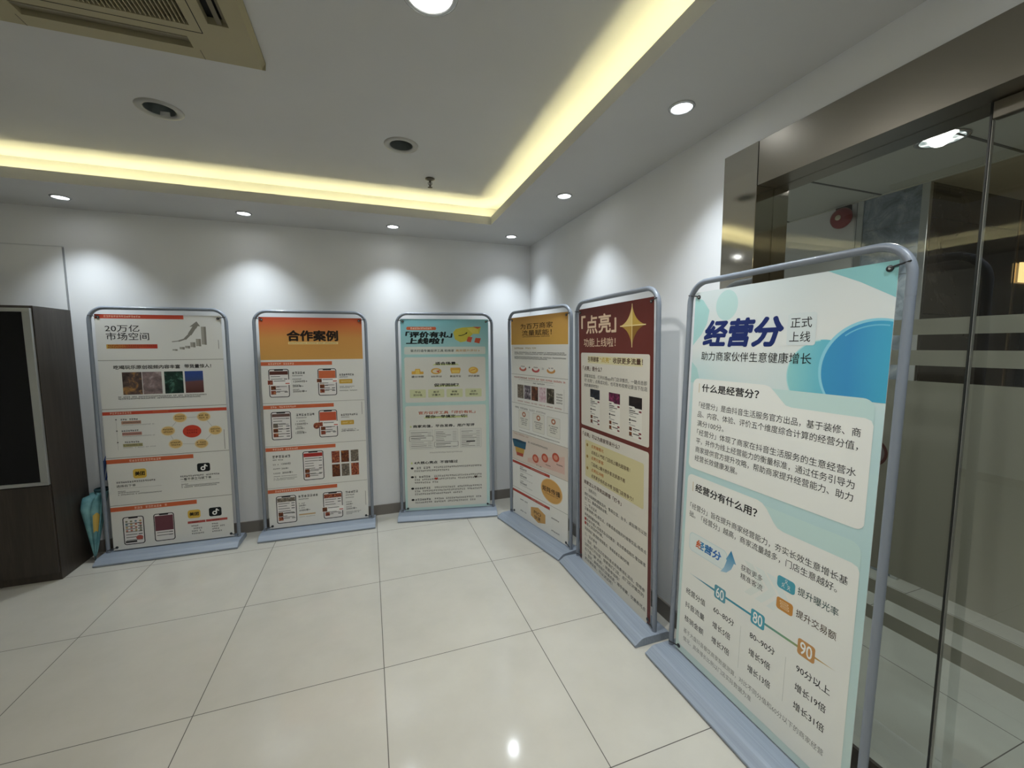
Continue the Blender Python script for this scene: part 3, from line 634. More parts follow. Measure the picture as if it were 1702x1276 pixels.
def sheet3():
    p = Print(); AQ = m_vgrad('aqua_print', [(0, '#BAD4CF'), (.6, '#B4D2CC'), (.82, '#A4CCC9'), (1, '#7FB9C1')], 0.0, 1.81, 'Z', .5, .1)
    p.rect(0, 0, .8, 1.8, AQ, 0)
    p.rr(.052, .070, .32, .100, .014, ink('#C2603C'), 1); p.greek(.09, .28, .085, .017, ink('#F0D0B8'))
    p.text('「评价有礼」', .045, .465, .142, .050, ink('#0C1615'), 4, .052, .1); p.text('上线啦！', .05, .385, .200, .052, ink('#0C1615'), 4, .052, .1)
    p.part('picture'); p.poly([(.474, .12), (.50, .09), (.56, .076), (.66, .070), (.70, .078), (.73, .075), (.715, .135), (.655, .135), (.62, .175), (.585, .205), (.54, .212), (.49, .185)], ink('#C9BE4A'), 1)
    p.poly([(.60, .08), (.70, .078), (.715, .135), (.655, .135)], ink('#D8CC62'), 2); p.poly([(.655, .068), (.735, .07), (.70, .088)], ink('#C2603C'), 3)
    for k in range(6): p.line(.523+.012*k, .150+.001*k-.0006*k*k*1.2, .536+.012*k, .151+.001*k-.0006*(k+1)**2*1.2, .006, ink('#22301A'), 3)
    p.poly([(.585, .128), (.606, .117), (.60, .136)], ink('#22301A'), 3)
    p.poly([(.612, .160), (.652, .166), (.636, .214), (.596, .204)], ink('#C8583A'), 4); p.poly([(.681, .172), (.730, .176), (.716, .224), (.668, .212)], ink('#C8583A'), 4)
    p.part('poster')
    PN = ink('#CFD5CC'); P2 = ink('#D6D5CC')
    p.rr(.028, .253, .772, .322, .012, PN, 1); p.text('官方打造专属促评工具 助商家', .085, .480, .289, .023, ink('#23302E'), 4, .01); p.text('高效提升评分↗', .495, .715, .289, .023, ink('#B88A3A'), 4, .01)
    p.part('text_panel'); p.rr(.026, .348, .771, .768, .018, P2, 1); p.part('poster')
    GN = ink('#C3CC8C')
    p.poly([(.28, .424), (.525, .424), (.505, .410), (.30, .410)], GN, 3); p.text('适合场景', .306, .492, .407, .027, BLK, 4, .035)
    OI = ink('#D8A848'); OY = ink('#E2C468')
    p.part('icon'); p.poly([(.089, .505), (.196, .505), (.196, .48), (.17, .48), (.165, .455), (.122, .455), (.118, .475), (.089, .478)], OI, 2); p.rect(.125, .462, .16, .503, OY, 3)
    p.part('icon'); p.ell(.312, .478, .048, .028, OI, 2); p.ell(.312, .478, .034, .017, ink('#D9CBAE'), 3); p.poly([(.312, .478), (.345, .467), (.335, .495)], ORG, 4)
    p.part('icon'); p.poly([(.445, .448), (.532, .448), (.538, .465), (.528, .502), (.452, .502), (.441, .465)], OI, 2); p.rect(.458, .470, .524, .496, OY, 3)
    p.part('icon'); p.ell(.656, .474, .045, .032, OI, 2); p.ell(.652, .470, .030, .022, OY, 3); p.line(.63, .478, .675, .462, .005, ORG, 4); p.part('poster')
    for x0, x1, s_ in ((.088, .196, '提分冲榜'), (.265, .362, '0分开分'), (.438, .540, '新店开业'), (.607, .714, '评价刷新')): p.text(s_, x0, x1, .528, .019, BLK, 4, .015)
    p.poly([(.285, .624), (.53, .624), (.515, .611), (.30, .611)], GN, 3); p.text('促评困扰？', .291, .517, .608, .027, BLK, 4, .035)
    for x0, x1, a, b in ((.067, .213, '平台', '扣分低'), (.234, .382, '差评', '诉量大'), (.403, .553, '顾客', '懒得评'), (.578, .731, '店员', '难培训')):
        p.rr(x0, .647, x1, .724, .008, ink('#CBCFA4'), 2); xm = (x0+x1)/2; p.text(a, xm-.026, xm+.026, .672, .019, DK, 4, .012); p.text(b, xm-.04, xm+.04, .699, .019, DK, 4, .012)
    p.part('text_panel'); p.rr(.022, .800, .771, 1.775, .018, P2, 1); p.part('poster')
    p.text('官方促评工具「评价有礼」', .142, .668, .867, .027, ink('#B4502C'), 4, .02)
    p.poly([(.188, .920), (.602, .920), (.585, .902), (.205, .902)], GN, 3); p.text('帮你一举搞定一切！', .206, .592, .904, .027, BLK, 4, .03)
    p.ell(.068, .995, .009, .009, GN, 3); p.text('商家充值，平台发券，用户写评', .090, .659, .993, .026, BLK, 4, .03)
    for x0, x1 in ((.055, .270), (.284, .503), (.523, .725)):
        p.part('screen_picture'); p.rr(x0, 1.027, x1, 1.212, .008, LG, 2); p.rr(x0+.0015, 1.0285, x1-.0015, 1.2105, .007, ink('#D0D0C8'), 3)
        y = 1.05
        while y < 1.2: p.rect(x0+.012, y, x0+random.uniform(.08, .17), y+.004, random.choice((GY, LG, DK)), 4); p.rect(x1-.05, y, x1-.015, y+.004, LG, 4); y += .016
        if x0 < .5: p.ring((x0+x1)/2, 1.115+.05*(x0 > .2), .0, .0, DK, 4); q = 1.088 if x0 < .2 else 1.147; p.rr(x0-.004, q, x1+.002, q+.046, .008, DK, 5); p.rr(x0-.001, q+.002, x1-.001, q+.044, .007, ink('#D3D3CB'), 6); p.rect(x0+.012, q+.014, x0+.15, q+.019, DK, 7); p.rect(x0+.012, q+.028, x0+.1, q+.032, GY, 7)
        else: p.rr(.58, 1.145, .665, 1.157, .005, BLK, 5)
    p.part('poster'); p.greek(.237, .544, 1.248, .012, LG)
    p.ell(.068, 1.342, .009, .011, GN, 3); p.text('4大核心亮点', .090, .305, 1.341, .026, BLK, 4, .03); p.text('不容错过', .330, .496, 1.341, .026, BLK, 4, .03)
    for y, ls in ((1.391, [(.272, .726), (.09, .417)]), (1.476, [(.272, .726), (.09, .725), (.09, .311)]), (1.587, [(.272, .726), (.09, .725), (.09, .537)]), (1.697, [(.272, .72), (.09, .662)])):
        p.ell(.070, y, .014, .010, BLK, 4); p.greek(.09, .240, y, .020, BLK)
        for k, (a, b) in enumerate(ls): p.greek(a, b, y+.0285*k, .017, ink('#58564F'))
    for x, c in ((.290, '#A83226'), (.666, '#3A2A28')):
        p.poly([(x-.017, 1.495), (x-.010, 1.489), (x, 1.493), (x+.010, 1.489), (x+.017, 1.495), (x+.012, 1.505), (x, 1.514), (x-.012, 1.505)], ink(c), 7)
    return p

def sheet4():
    p = Print(); p.rect(0, 0, .8, 1.8, PAPER, 0)
    p.rect(0, 0, .8, .238, m_vgrad('amber_heading_print', [(0, '#CEA250'), (.6, '#CA9C50'), (1, '#C2924A')], 1.572, 1.81, 'Z', .5, .4))
    OD = ink('#2A1A0C'); p.text('为百万商家', .155, .615, .084, .046, OD, 4, .006); p.text('流量赋能！', .178, .600, .140, .046, OD, 4, .006); p.greek(.184, .576, .172, .008, OD)
    p.greek(.048, .20, .269, .014, ink('#A8884A')); p.greek(.215, .39, .269, .014, ink('#B8A478'))
    for y, b in ((.305, .76), (.318, .782), (.345, .776), (.3575, .54)): p.greek(.053, b, y, .009, DK)
    for x, y, c in ((.187, .432, '#C06A5A'), (.381, .434, '#C05A58'), (.59, .432, '#C89050')):
        p.part('icon'); p.ell(x, y+.014, .055, .022, ink(c), 2); p.ell(x, y-.006, .042, .026, ink('#E2DED8'), 3); p.part('poster'); p.greek(x-.032, x+.032, y-.006, .010, DK)
    p.rect(.277, .429, .30, .434, DK, 2); p.rect(.287, .421, .291, .441, DK, 2); p.rect(.468, .428, .496, .432, LG, 2); p.rect(.468, .437, .496, .441, LG, 2)
    DG = ink('#8B877C')
    for y in (.498, .757, 1.022, 1.283, 1.545): p.rect(0, y, .8, y+.003, DG, 1)
    p.greek(.046, .255, .526, .014, ink('#8A2C20')); p.greek(.27, .771, .526, .014, ink('#C0604A')); p.greek(.12, .62, .543, .007, LG); p.greek(.339, .506, .562, .011, DK); p.rect(.2, .561, .32, .5625, LG); p.rect(.53, .561, .64, .5625, LG)
    ph = [FOOD[2], m_photo('table_print', [(.35, '#2E2A30'), (.55, '#7A7078'), (.75, '#D0CCCC')], 30), m_photo('shop_print', [(.35, '#2A1E18'), (.6, '#6A4030'), (.8, '#B07850')], 30), m_photo('cake_print', [(.35, '#B88898'), (.55, '#D8C8CC'), (.7, '#7A3038')], 24), m_photo('dumpling_print', [(.3, '#1C1A18'), (.55, '#4A4438'), (.75, '#C8C0A8')], 26)]
    for k in range(5): x = .098+.1085*k; p.part('picture'); p.rect(x, .588, x+.098, .708, ph[k], 2)
    p.part('poster')
    for k in range(6): p.greek(.098+.108*k, .098+.108*k+.088, .735, .010, ink('#9A4A38'))
    for k in range(4): p.greek(.66, .735, .625+.022*k, .013, DK)
    p.rect(.046, .58, .048, .75, LG); p.rect(.752, .58, .754, .75, LG)
    p.greek(.055, .26, .797, .016, GY); p.greek(.28, .518, .797, .016, LG)
    for x in (.198, .416, .62):
        p.part('text_panel'); p.rr(x-.085, .815, x+.085, .975, .008, LG, 1); p.rr(x-.083, .817, x+.083, .973, .008, ink('#DAD8CE'), 2); p.part('poster')
        p.ring(x, .848, .014, .028, ink('#A86A4A'), 4, 0, 360, .8)
        for k, w_ in enumerate((.06, .045, .05, .04)): p.greek(x-w_, x+w_, .888+.017*k, .010, DK)
    p.greek(.12, .70, 1.0, .008, DK)
    p.rect(.0, 1.025, .8, 1.283, ink('#D2C6BA'), 0.5); p.greek(.035, .266, 1.042, .014, ink('#B09080'))
    p.part('picture'); p.poly([(0, 1.10), (.23, 1.09), (.215, 1.16), (.03, 1.165)], ink('#2A5A72'), 2); p.poly([(.045, 1.165), (.20, 1.16), (.188, 1.205), (.06, 1.21)], ink('#B89448'), 2); p.poly([(.065, 1.21), (.185, 1.205), (.175, 1.235), (.075, 1.238)], ink('#A84A38'), 2)
    p.ell(.115, 1.102, .11, .012, ink('#1E465A'), 3); p.part('poster'); p.greek(.257, .545, 1.082, .014, GY)
    p.poly([(.25, 1.26), (.25, 1.225), (.76, 1.10), (.76, 1.24)], ink('#D3B3A6'), 1)
    for x, y in ((.370, 1.204), (.503, 1.168), (.648, 1.130)): p.ell(x, y, .045, .036, ink('#B8543C'), 3); p.ell(x, y, .026, .02, ink('#D0907A'), 4); p.greek(x+.01, x+.09, y+.052, .010, DK)
    for y in (1.296, 1.567):
        p.rect(0, y, .569, y+.023, ink('#A84032'), 1); p.greek(.3, .5, y+.011, .008, ink('#D8A898'))
    for y in (1.345, 1.410, 1.475): p.greek(.125, .18, y-.012, .009, DK); p.greek(.125, .235, y+.006, .016, BLK); p.greek(.125, .32, y+.026, .007, LG)
    p.part('picture'); p.ell(.59, 1.424, .145, .10, ink('#DDBF8C'), 2); p.ell(.59, 1.424, .137, .094, ink('#CB9C58'), 3); p.part('poster')
    p.text('矩阵传播', .468, .706, 1.424, .044, OD, 6, .015); p.greek(.51, .68, 1.458, .008, ink('#6A4420'), 5)
    p.part('picture'); p.poly([(.294, 1.655), (.402, 1.625), (.508, 1.655), (.508, 1.73), (.402, 1.76), (.294, 1.73)], ink('#C69A5C'), 2); p.part('poster')
    p.text('PIO', .342, .446, 1.680, .036, OD, 5, .004); p.text('快速', .345, .438, 1.722, .034, OD, 5, .004)
    for a, b, y in ((.124, .244, 1.637), (.589, .69, 1.645), (.124, .224, 1.74), (.589, .697, 1.75)): p.greek(a, b, y, .011, DK)
    return p

def sheet5():
    p = Print(); MR = m_vgrad('maroon_print', [(0, '#602A25'), (.8, '#6A2F28'), (1, '#602B25')], 0, 1.81, 'Z', .5, .2)
    p.rect(0, 0, .8, 1.8, MR, 0); CR = ink('#E0C6A8'); TX = ink('#4A2A20'); PN = ink('#D6D2C6')
    p.text('「', .040, .090, .11, .115, CR, 4, .03); p.text('点亮', .105, .398, .112, .115, CR, 4, .022); p.text('」', .410, .455, .11, .115, CR, 4, .03)
    p.text('功能上线啦！', .070, .452, .229, .056, CR, 4, .006)
    def star(sx, cc, l):
        cx, cy_ = .613, .138; pts = []
        for a in range(4):
            tips = [(0, -.12), (.122, 0), (0, .122), (-.115, 0)]; n_ = tips[(a+1) % 4]; t_ = tips[a]
            for k in range(8):
                q = k/8; pts.append((cx+sx*((1-q)**2*t_[0]+2*q*(1-q)*(t_[0]+n_[0])*.16+q*q*n_[0]), cy_+sx*((1-q)**2*t_[1]+2*q*(1-q)*(t_[1]+n_[1])*.16+q*q*n_[1])))
        return pts, (cx, cy_)
    p.part('star_picture'); pts, c = star(1, None, 1); cols = ['#C2A24C', '#8E6A2A', '#B08C40', '#DCC27A']
    for k in range(32): p.poly([c, pts[k], pts[(k+1) % 32]], ink(cols[k//8]), 2)
    for k in range(0, 32, 8): p.line(*c, *pts[k], .006, ink('#E8D69A'), 3)
    p.part('text_panel'); p.rr(.031, .297, .772, .80, .014, PN, 1); p.part('text_panel'); p.rr(.030, .826, .772, 1.86-.048, .014, PN, 1); p.part('poster')
    p.rect(.122, .318, .711, .366, ink('#D6CFA6'), 2); p.text('引导顾客', .127, .262, .340, .032, TX, 4, .022); p.text('“点亮”', .275, .40, .340, .032, ink('#BFA038'), 4, .02); p.text('收获更多流量！', .425, .712, .340, .034, TX, 4, .022)
    p.rect(.050, .388, .053, .419, ink('#A88060'), 2); p.text('「点亮」是什么？', .060, .300, .403, .030, TX, 4, .018)
    p.text('顾客到店后，打开抖音app的门店详情页，一键点击即', .076, .748, .454, .024, DK, 4, .004); p.text('可“点亮”，点亮成功后，也可发布视频记录当下在店', .076, .752, .485, .024, DK, 4, .004); p.text('内的美好时刻！', .075, .26, .518, .023, DK, 4, .004)
    for x, mm in ((.154, m_photo('stage_print_blue', [(.4, '#12141E'), (.65, '#2A3040'), (.85, '#7C8AA0')], 26)), (.381, m_photo('stage_print_pink', [(.35, '#1A0E1A'), (.55, '#6A2048'), (.75, '#C04A80')], 24)), (.589, m_photo('stage_print_dark', [(.4, '#100C0C'), (.7, '#2E2222'), (.9, '#8A7A70')], 26))):
        p.part('screen_picture'); p.rect(x, .538, x+.12, .775, ink('#DEDCD2'), 2); p.rect(x, .538, x+.12, .602, mm, 3); p.poly([(x, .594), (x+.05, .594), (x+.062, .604), (x, .604)], ink('#DEDCD2'), 4)
        for y, a, b, mm2 in ((.604, .003, .03, DK), (.617, .003, .06, DK), (.628, .003, .09, GY), (.638, .003, .04, LG), (.65, .003, .07, LG), (.672, .02, .07, DK), (.69, .003, .018, BLK), (.701, .003, .06, LG), (.718, .04, .1, DK), (.728, .04, .07, LG), (.748, .04, .1, DK), (.765, .003, .04, LG)): p.rect(x+a, y, x+b, y+.005, mm2, 4)
        for y in (.612, .735, .758): p.rect(x+.093, y, x+.116, y+.010, ink('#7A3038'), 4)
        for y in (.714, .744): p.rect(x+.004, y, x+.03, y+.022, FOOD[1], 4)
        p.ell(x+.01, .674, .007, .008, DK, 5)
    p.part('poster')
    p.rect(.045, .848, .048, .880, ink('#A88060'), 2); p.text('「点亮」可以为商家带来什么？', .056, .500, .862, .029, TX, 4, .018)
    p.part('text_panel'); p.rr(.085, .899, .731, 1.160, .012, ink('#D0C79A'), 2); p.part('poster')
    OR_ = ink('#B4703A')
    for y, o_, k_, e_ in ((.930, '点亮赚曝光', '点亮后人气旺 门店线上曝光超容易！', .605), (1.011, '点亮引新客', '门店线上曝光增多客流源源不断', .558), (1.094, '点亮拉冲榜', '点亮更多有机会冲榜 加强门店竞争力！', .638)):
        p.ell(.113, y+.003, .011, .011, ink('#9A7A3A'), 4); p.text(o_, .166, .320, y, .024, OR_, 4, .02); p.text(k_, .166, e_, y+.042, .026, TX, 4, .012)
    p.text('商家怎么引导到店顾客「打卡」', .068, .520, 1.205, .028, TX, 4, .02)
    T = [(1.249, .237, '一、 拍照点位：', GY), (1.292, .762, '把打卡码物料摆放店内，像易拉宝、台卡、桌贴等可以放', DK), (1.325, .366, '在门口、餐桌或者前台等。', DK), (1.365, .236, '二、节点话术', GY), (1.398, .76, '正餐/烧烤小吃/茶饮点，点餐或者结账的时候等饮品-结合点', DK), (1.441, .278, '单或者等餐的时候。', DK), (1.475, .756, '休闲/亲子/丽人/住宿洗浴/运动健身：前台或者结账时-增加新客', DK), (1.506, .313, '引客人到店的时候。', DK), (1.546, .602, '到店体验门票/团购/旅游景点：等候或者买单的时候', DK), (1.588, .24, '三、话术参考', GY), (1.628, .751, '1、您好，我们店正在做抖音点亮免费领礼活动，您想参', DK), (1.663, .742, '加的话打开抖音，搜索我们门店，点门店详情页的', DK), (1.700, .502, '右下角一键“点亮”，就能参加啦！', DK), (1.737, .757, '2、您好，麻烦给我们店铺点亮，顺手收藏，优惠券可点', DK), (1.771, .427, '亮店铺信息，可以试试吧！', DK)]
    for y, x1, s_, mm in T: p.text(s_, .074, x1, y, .0235, mm, 4, .008)
    for y in (1.475, 1.506): p.rect(.072, y-.010, .096, y+.010, ink('#A8342C'), 6)
    return p

def sheet6():
    p = Print(); BG = m_vgrad('pale_aqua_print', [(0, '#C9DBD5'), (.45, '#B6D3D2'), (.72, '#BDD8D8'), (.86, '#DCDFDA'), (1, '#D2DBDA')], 0, 1.81, 'Z', .45, .25)
    p.rect(0, 0, .8, 1.8, BG, 0)
    SH = ink('#A9CFCC'); NV = ink('#1C2C66'); TX = ink('#262726'); DKT = ink('#171818')
    # bubbles of the print
    p.poly([(0, .02), (.05, .04), (.09, .09), (.08, .15), (.05, .20), (0, .25)], ink('#A6CFCB'), 1)
    p.ell(.185, .075, .058, .066, ink('#B8D5D0'), 1); p.poly([(0, .33), (.035, .36), (.06, .43), (0, .43)], ink('#ACD2CE'), 1)
    p.poly([(.60, 0), (.80, 0), (.80, .11), (.70, .05)], ink('#8CC4C4'), 1)
    CI = m_vgrad('blue_disc_print', [(0, '#3F93BE'), (.4, '#3E8FC0'), (.8, '#46A0C4'), (1, '#48A6C4')], .20, .40, 'X', .45, .5)
    CI2 = m_vgrad('teal_disc_print', [(0, '#8FCBC9'), (1, '#5FB4C8')], .08, .23, 'X', .45, .2)
    def disc(cx, cy_, r, m_, l, x1=.8, y1=.43):
        pts = []
        for k in range(72):
            a = 2*math.pi*k/72; pts.append((min(x1, cx+r*math.cos(a)), min(y1, cy_+r*math.sin(a)*1.02)))
        p.poly(pts, m_, l)
    p.part('circle_picture'); disc(.605, .36, .125, CI2, 2); p.ring(.605, .36, .121, .125, ink('#A9D6D6'), 3, 125, 265, 1.02); disc(.757, .335, .163, ink('#8CCBDA'), 4); disc(.762, .338, .158, CI, 5); p.ring(.762, .338, .146, .1505, ink('#6FBBD4'), 6, -128, -78)
    p.part('poster')
    p.text('经营分', .066, .452, .198, .112, NV, 5, .043, .2)
    p.part('text_panel'); p.rr(.470, .134, .576, .252, .010, ink('#D2DBD9'), 7); p.part('poster')
    p.text('正式', .482, .560, .169, .038, DKT, 9, .004); p.text('上线', .481, .558, .221, .038, DKT, 9, .004)
    p.text('助力商家伙伴生意健康增长', .058, .568, .300, .040, DKT, 9, .002)
    PN = ink('#E6E7E0'); BAND = ink('#BFD9D4'); LNE = ink('#C8B890')
    def panel(y0, y1, xt, dy):
        p.part('text_panel')
        # pale band behind the tab, then the panel with its tab
        p.rr(.18, y0+.012, .775, y0+.13, .035, BAND, 7)
        pts = []
        for cx, cy_, a0 in ((.775-.025, y1-.025, 0), (.018+.025, y1-.025, 90), (.018+.03, y0+.03, 180)):
            for k in range(7):
                a = R(a0+15*k); r_ = .03 if a0 == 180 else .025; pts.append((cx+r_*math.cos(a), cy_+r_*math.sin(a)))
        pts += [(xt-.03, y0), (xt-.008, y0+.006), (xt+.012, y0+.022), (xt+.045, y0+dy-.02), (xt+.062, y0+dy-.005), (xt+.085, y0+dy), (.75, y0+dy), (.768, y0+dy+.006), (.775, y0+dy+.022)]
        p.poly(pts, PN, 8); p.part('poster')
    panel(.408, .845, .425, .075); panel(.876, 1.765, .43, .085)
    p.rect(.055, .430, .059, .474, LNE, 9); p.text('什么是经营分？', .075, .372, .450, .036, DKT, 10, .024)
    L = ['「经营分」是由抖音生活服务官方出品，基于装修、商', '品、内容、体验、评价五个维度综合计算的经营分值，', '满分100分。', '「经营分」体现了商家在抖音生活服务的生意经营水', '平，并作为线上经营能力的衡量标准，通过任务引导为', '商家提供官方提升攻略，帮助商家提升经营能力、助力', '经营长效健康发展。']
    for s_, y, x0, x1 in zip(L, (.533, .577, .621, .664, .706, .748, .790), (.062, .057, .057, .060, .057, .056, .055), (.742, .738, .212, .739, .738, .737, .296)):
        p.text(s_, x0, x1, y, .029, TX, 10, .003)
    p.rect(.053, .910, .057, .957, LNE, 9); p.text('经营分有什么用？', .071, .402, .933, .038, DKT, 10, .024)
    p.text('「经营分」旨在提升商家经营能力，夯实长效生意增长基', .045, .745, 1.030, .029, TX, 10, .003); p.text('础。「经营分」越高，商家流量越多，门店生意越好。', .043, .715, 1.072, .029, TX, 10, .003)
    p.part('icon'); p.rr(.053, 1.158, .275, 1.250, .022, ink('#C6DADB'), 9); p.rr(.056, 1.161, .272, 1.247, .020, ink('#DDE6E2'), 10)
    p.poly([(.245, 1.262), (.262, 1.235), (.275, 1.195), (.270, 1.192), (.294, 1.143), (.323, 1.194), (.312, 1.193), (.300, 1.225), (.276, 1.252)], m_vgrad('arrow_print', [(0, '#A8C8D8'), (1, '#2F86B0')], .55, .66, 'Z'), 11); p.part('poster')
    p.text('经营分', .096, .243, 1.200, .040, m_vgrad('title_print', [(0, '#C8582E'), (.16, '#C86A3A'), (.22, '#2C86B4'), (.7, '#2F5FA8'), (1, '#3A7CC0')], -.305, -.155, 'X'), 12, .035, .15)
    p.text('获取更多', .347, .447, 1.188, .026, TX, 10, .002); p.text('精准客流', .347, .450, 1.225, .026, TX, 10, .002)
    for k in range(3): p.poly([(.36+.05*k, 1.15), (.40+.05*k, 1.15), (.46+.05*k, 1.215), (.40+.05*k, 1.285), (.37+.05*k, 1.285), (.425+.05*k, 1.215)], ink(('#DDE3DC', '#DFE6E0', '#DDE5E1')[k]), 9)
    p.part('icon'); p.rr(.508, 1.132, .578, 1.180, .012, ink('#4D9DAE'), 10)
    for x, y in ((.543, 1.146), (.532, 1.164), (.554, 1.164)): p.ring(x, y-.005, .003, .0045, WHT, 11); p.line(x, y, x-.006, y+.008, .0015, WHT, 11); p.line(x, y, x+.006, y+.008, .0015, WHT, 11)
    p.part('icon'); p.rr(.511, 1.217, .576, 1.264, .010, ink('#C48A44'), 10)
    for k in range(3): p.rr(.524+.002*k, 1.226+.010*k, .558+.002*k, 1.233+.010*k, .003, ink('#E8D2B0'), 11); p.rr(.526+.002*k, 1.2275+.010*k, .556+.002*k, 1.2315+.010*k, .002, ink('#C48A44'), 12)
    p.part('poster'); p.text('提升曝光率', .588, .726, 1.152, .030, ink('#2E4A48'), 10, .006); p.text('提升交易额', .588, .726, 1.237, .030, ink('#4A3A26'), 10, .006)
    p.part('timeline_picture'); tl = m_vgrad('timeline_print', [(0, '#B8D2D2'), (.12, '#4C8C9E'), (.5, '#3F93A6'), (.75, '#7FA478'), (.9, '#C09A5A'), (1, '#CFC8A8')], -.34, .34, 'X')
    p.poly([(.060, 1.367), (.220, 1.361), (.640, 1.353), (.735, 1.354), (.640, 1.362), (.220, 1.371)], tl, 9)
    for x, s_, c, y in ((.250, '60', '#5E99A8', 1.366), (.439, '80', '#4E9EB0', 1.362), (.634, '90', '#C29058', 1.353)):
        p.rr(x-.031, y-.031, x+.031, y+.031, .010, ink(c), 10); p.text(s_, x-.021, x+.021, y, .046, ink('#EDEFEA'), 12, .012)
    p.part('poster')
    for s_, y in (('经营分值', 1.462), ('抖音流量', 1.534), ('核销金额', 1.606)): p.text(s_, .051, .172, y, .030, TX, 10, .006)
    for x0, x1, a in ((.221, .332, ('60~80分', '增长5倍', '增长7倍')), (.410, .520, ('80~90分', '增长9倍', '增长13倍')), (.605, .722, ('90分以上', '增长19倍', '增长31倍'))):
        for k, s_ in enumerate(a): p.text(s_, x0, x1-(.008 if k else 0)-(.006 if len(s_) < 5 else 0), 1.454+.073*k-.008*(x0 > .3)-.006*(x0 > .5), .030, (DKT if k == 0 else TX), 10, .008)
    p.rect(.365, 1.44, .3665, 1.63, ink('#C2C6BE'), 9); p.rect(.563, 1.43, .5645, 1.61, ink('#C2C6BE'), 9)
    p.text('基于大盘抖音餐饮商家数据测算，对比不同分值和60分以下的商家经营', .050, .718, 1.672, .024, ink('#7E7F7A'), 10, .001); p.text('情况，具体增长比例以门店实际数据为准', .050, .436, 1.715, .024, ink('#7E7F7A'), 10, .001)
    return p

POSE = [(-3.105, -.162, -1.6, -1.2), (-2.056, -.150, -2.2, -1.2), (-.932, -.208, -10.7, 0.0), (-.283, -.882, -77.5, .5), (-.180, -1.836, -90.0, 1.0), (-.160, -2.812, -89.9, -1.6)]
LBL = ['grey banner stand with white sheet showing a rising bar chart, leftmost of the row',
       'grey banner stand with orange-headed sheet of phone screenshots',
       'grey banner stand with aqua sheet and yellow hand-like picture, nearest left of the corner',
       'grey banner stand with amber-headed sheet and orange oval, nearest right of the room corner',
       'grey banner stand with maroon sheet and golden four-pointed star',
       'grey banner stand with pale aqua sheet and large blue circle before the glass']
SHEETS = [sheet1(), sheet2(), sheet3(), sheet4(), sheet5(), sheet6()]

# lettering: queue -> font curves -> meshes
jobs = []
for q in TXT:
    c = bpy.data.curves.new('glyphs', 'FONT'); c.body = q[1]; c.size = 1.0; c.resolution_u = 3 if q[5] > .03 else 2
    c.shear = q[9]
    o = bpy.data.objects.new('glyphs', c); COL.objects.link(o); jobs.append(o)
dg = bpy.context.evaluated_depsgraph_get(); dg.update()
for o, q in zip(jobs, TXT):
    mb, st, x0, x1, yc, h, m_, l, bold, shear, p = q
    me = o.evaluated_get(dg).to_mesh()
    if me and len(me.vertices):
        xa = min(v.co.x for v in me.vertices); xb = max(v.co.x for v in me.vertices)
        ya = min(v.co.y for v in me.vertices); yb = max(v.co.y for v in me.vertices)
        cyy = .36 if yb-ya > .55 and not st[0].isdigit() else (ya+yb)/2
        if st[0].isdigit() and all(ord(ch) < 128 for ch in st): sy_ = h/(yb-ya); cyy = (ya+yb)/2
        else: sy_ = h/.92; cyy = .37
        sx = (x1-x0)/max(xb-xa, 1e-4)
        fs = [tuple(f.vertices) for f in me.polygons]
        nb = 0 if bold < .003 else 4 if bold < .015 else 8
        for k in range(max(1, nb)):
            a = 2*math.pi*k/max(1, nb)+.4; dx, dy = (math.cos(a)*bold, math.sin(a)*bold) if nb else (0, 0)
            mb.add([p.P(x0+(v.co.x+dx-xa)*sx, yc-(v.co.y+dy-cyy)*sy_, l+.02*k) for v in me.vertices], fs, m_)
for o in jobs:
    c = o.data; bpy.data.objects.remove(o); bpy.data.curves.remove(c)

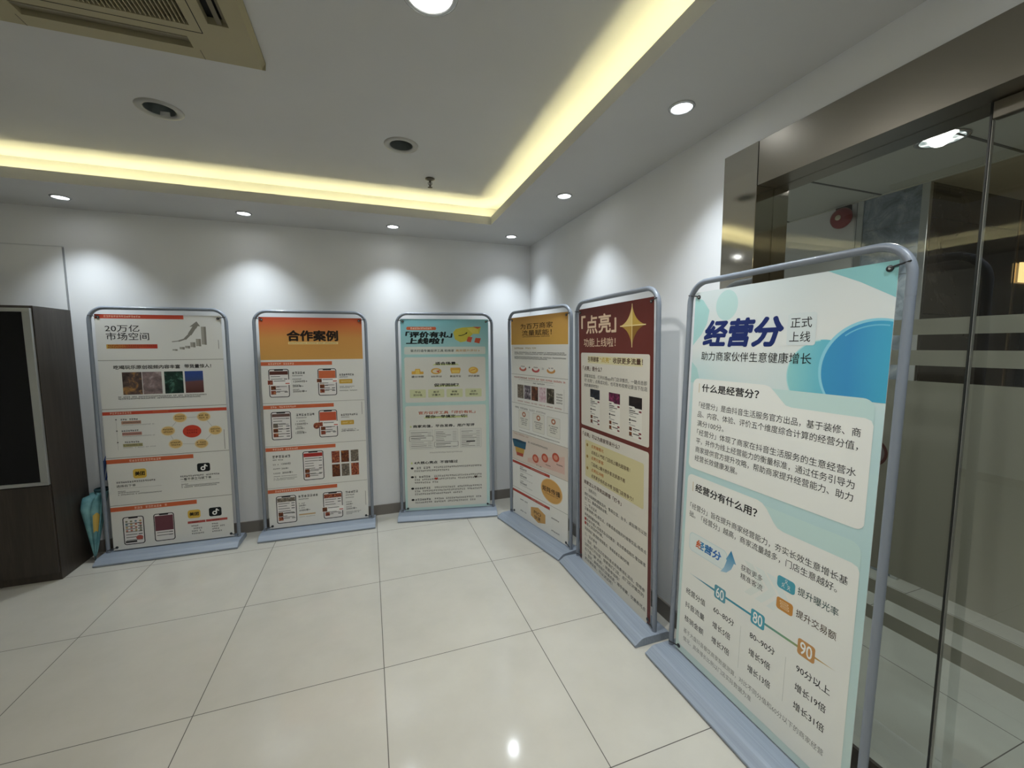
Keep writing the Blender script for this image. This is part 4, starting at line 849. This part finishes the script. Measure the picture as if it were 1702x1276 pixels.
def arch_path(n=10):
    r, hw, zt = .095, .4335, 1.902-.045; pts = [(-hw, 0, 1.70), (-hw, 0, zt-r)]
    for k in range(1, n+1): a = math.pi-math.pi/2*k/n; pts.append((-hw+r+r*math.cos(a), 0, zt-r+r*math.sin(a)))
    for k in range(0, n+1): a = math.pi/2-math.pi/2*k/n; pts.append((hw-r+r*math.cos(a), 0, zt-r+r*math.sin(a)))
    pts.append((hw, 0, 1.70)); return pts
BPROF = [(-.136, 0), (-.142, .004), (-.143, .016), (-.130, .023), (-.102, .042), (-.088, .046), (.060, .046), (.074, .042), (.094, .023), (.100, .016), (.099, .004), (.095, 0)]
PARTNAMES = {'poster', 'lettering'}
for k, ((x, y, rz, ln), lb, p) in enumerate(zip(POSE, LBL, SHEETS)):
    t = thing('banner_stand', (x, y, 0), lb, 'banner stand', 'grey banner stands along the walls', R(rz))
    b = MB().prism(BPROF, -.46, .46, M_BASE)
    b.build('base', t, bevel=.003)
    rot = (R(ln), 0, 0); z0 = .045
    for s_ in (-1, 1):
        MB().tube([(s_*.4335, 0, -.002), (s_*.4335, 0, 1.70)], .0128, M_FRAME, 16).build('pole', t, (0, 0, z0), rot)
    MB().tube(arch_path(), .0133, M_FRAME, 16).build('arch', t, (0, 0, z0), rot)
    ps = p.parts['poster'][0]; ps.box(-.4, .4, -.0011, .0006, .01, 1.81, PAPER)
    po = ps.build('poster', t, (0, 0, z0), rot)
    for nm, lst in p.parts.items():
        if nm == 'poster': continue
        for mb in lst:
            if mb.v: mb.build(nm, po)
    for xx, zz in ((-.378, 1.788), (.378, 1.788), (-.378, .032), (.378, .032)):
        MB().lathe([(.0035, -.0045), (.009, -.0048), (.010, -.0036), (.010, -.001)], mat('#4A4D4E', .35, .7) if zz > 1 or 1 else M_BLACK, 16, (xx, 0, zz), 'y').lathe([(.0004, -.0044), (.0036, -.0044)], mat('#151515', .7) if zz < 1 else mat('#B8B6AE', .6), 12, (xx, 0, zz), 'y').build('eyelet', po)
    for s_ in (-1, 1):
        for za, zb in ((1.79, 1.80), (.030, .02)):
            MB().tube([(s_*.378, -.002, za), (s_*.395, -.004, za+.004*(1 if za > 1 else -1)), (s_*.4335, -.0128, zb)], .0028, mat('#2A2B2C', .5), 8).build('hook', t, (0, 0, z0), rot)
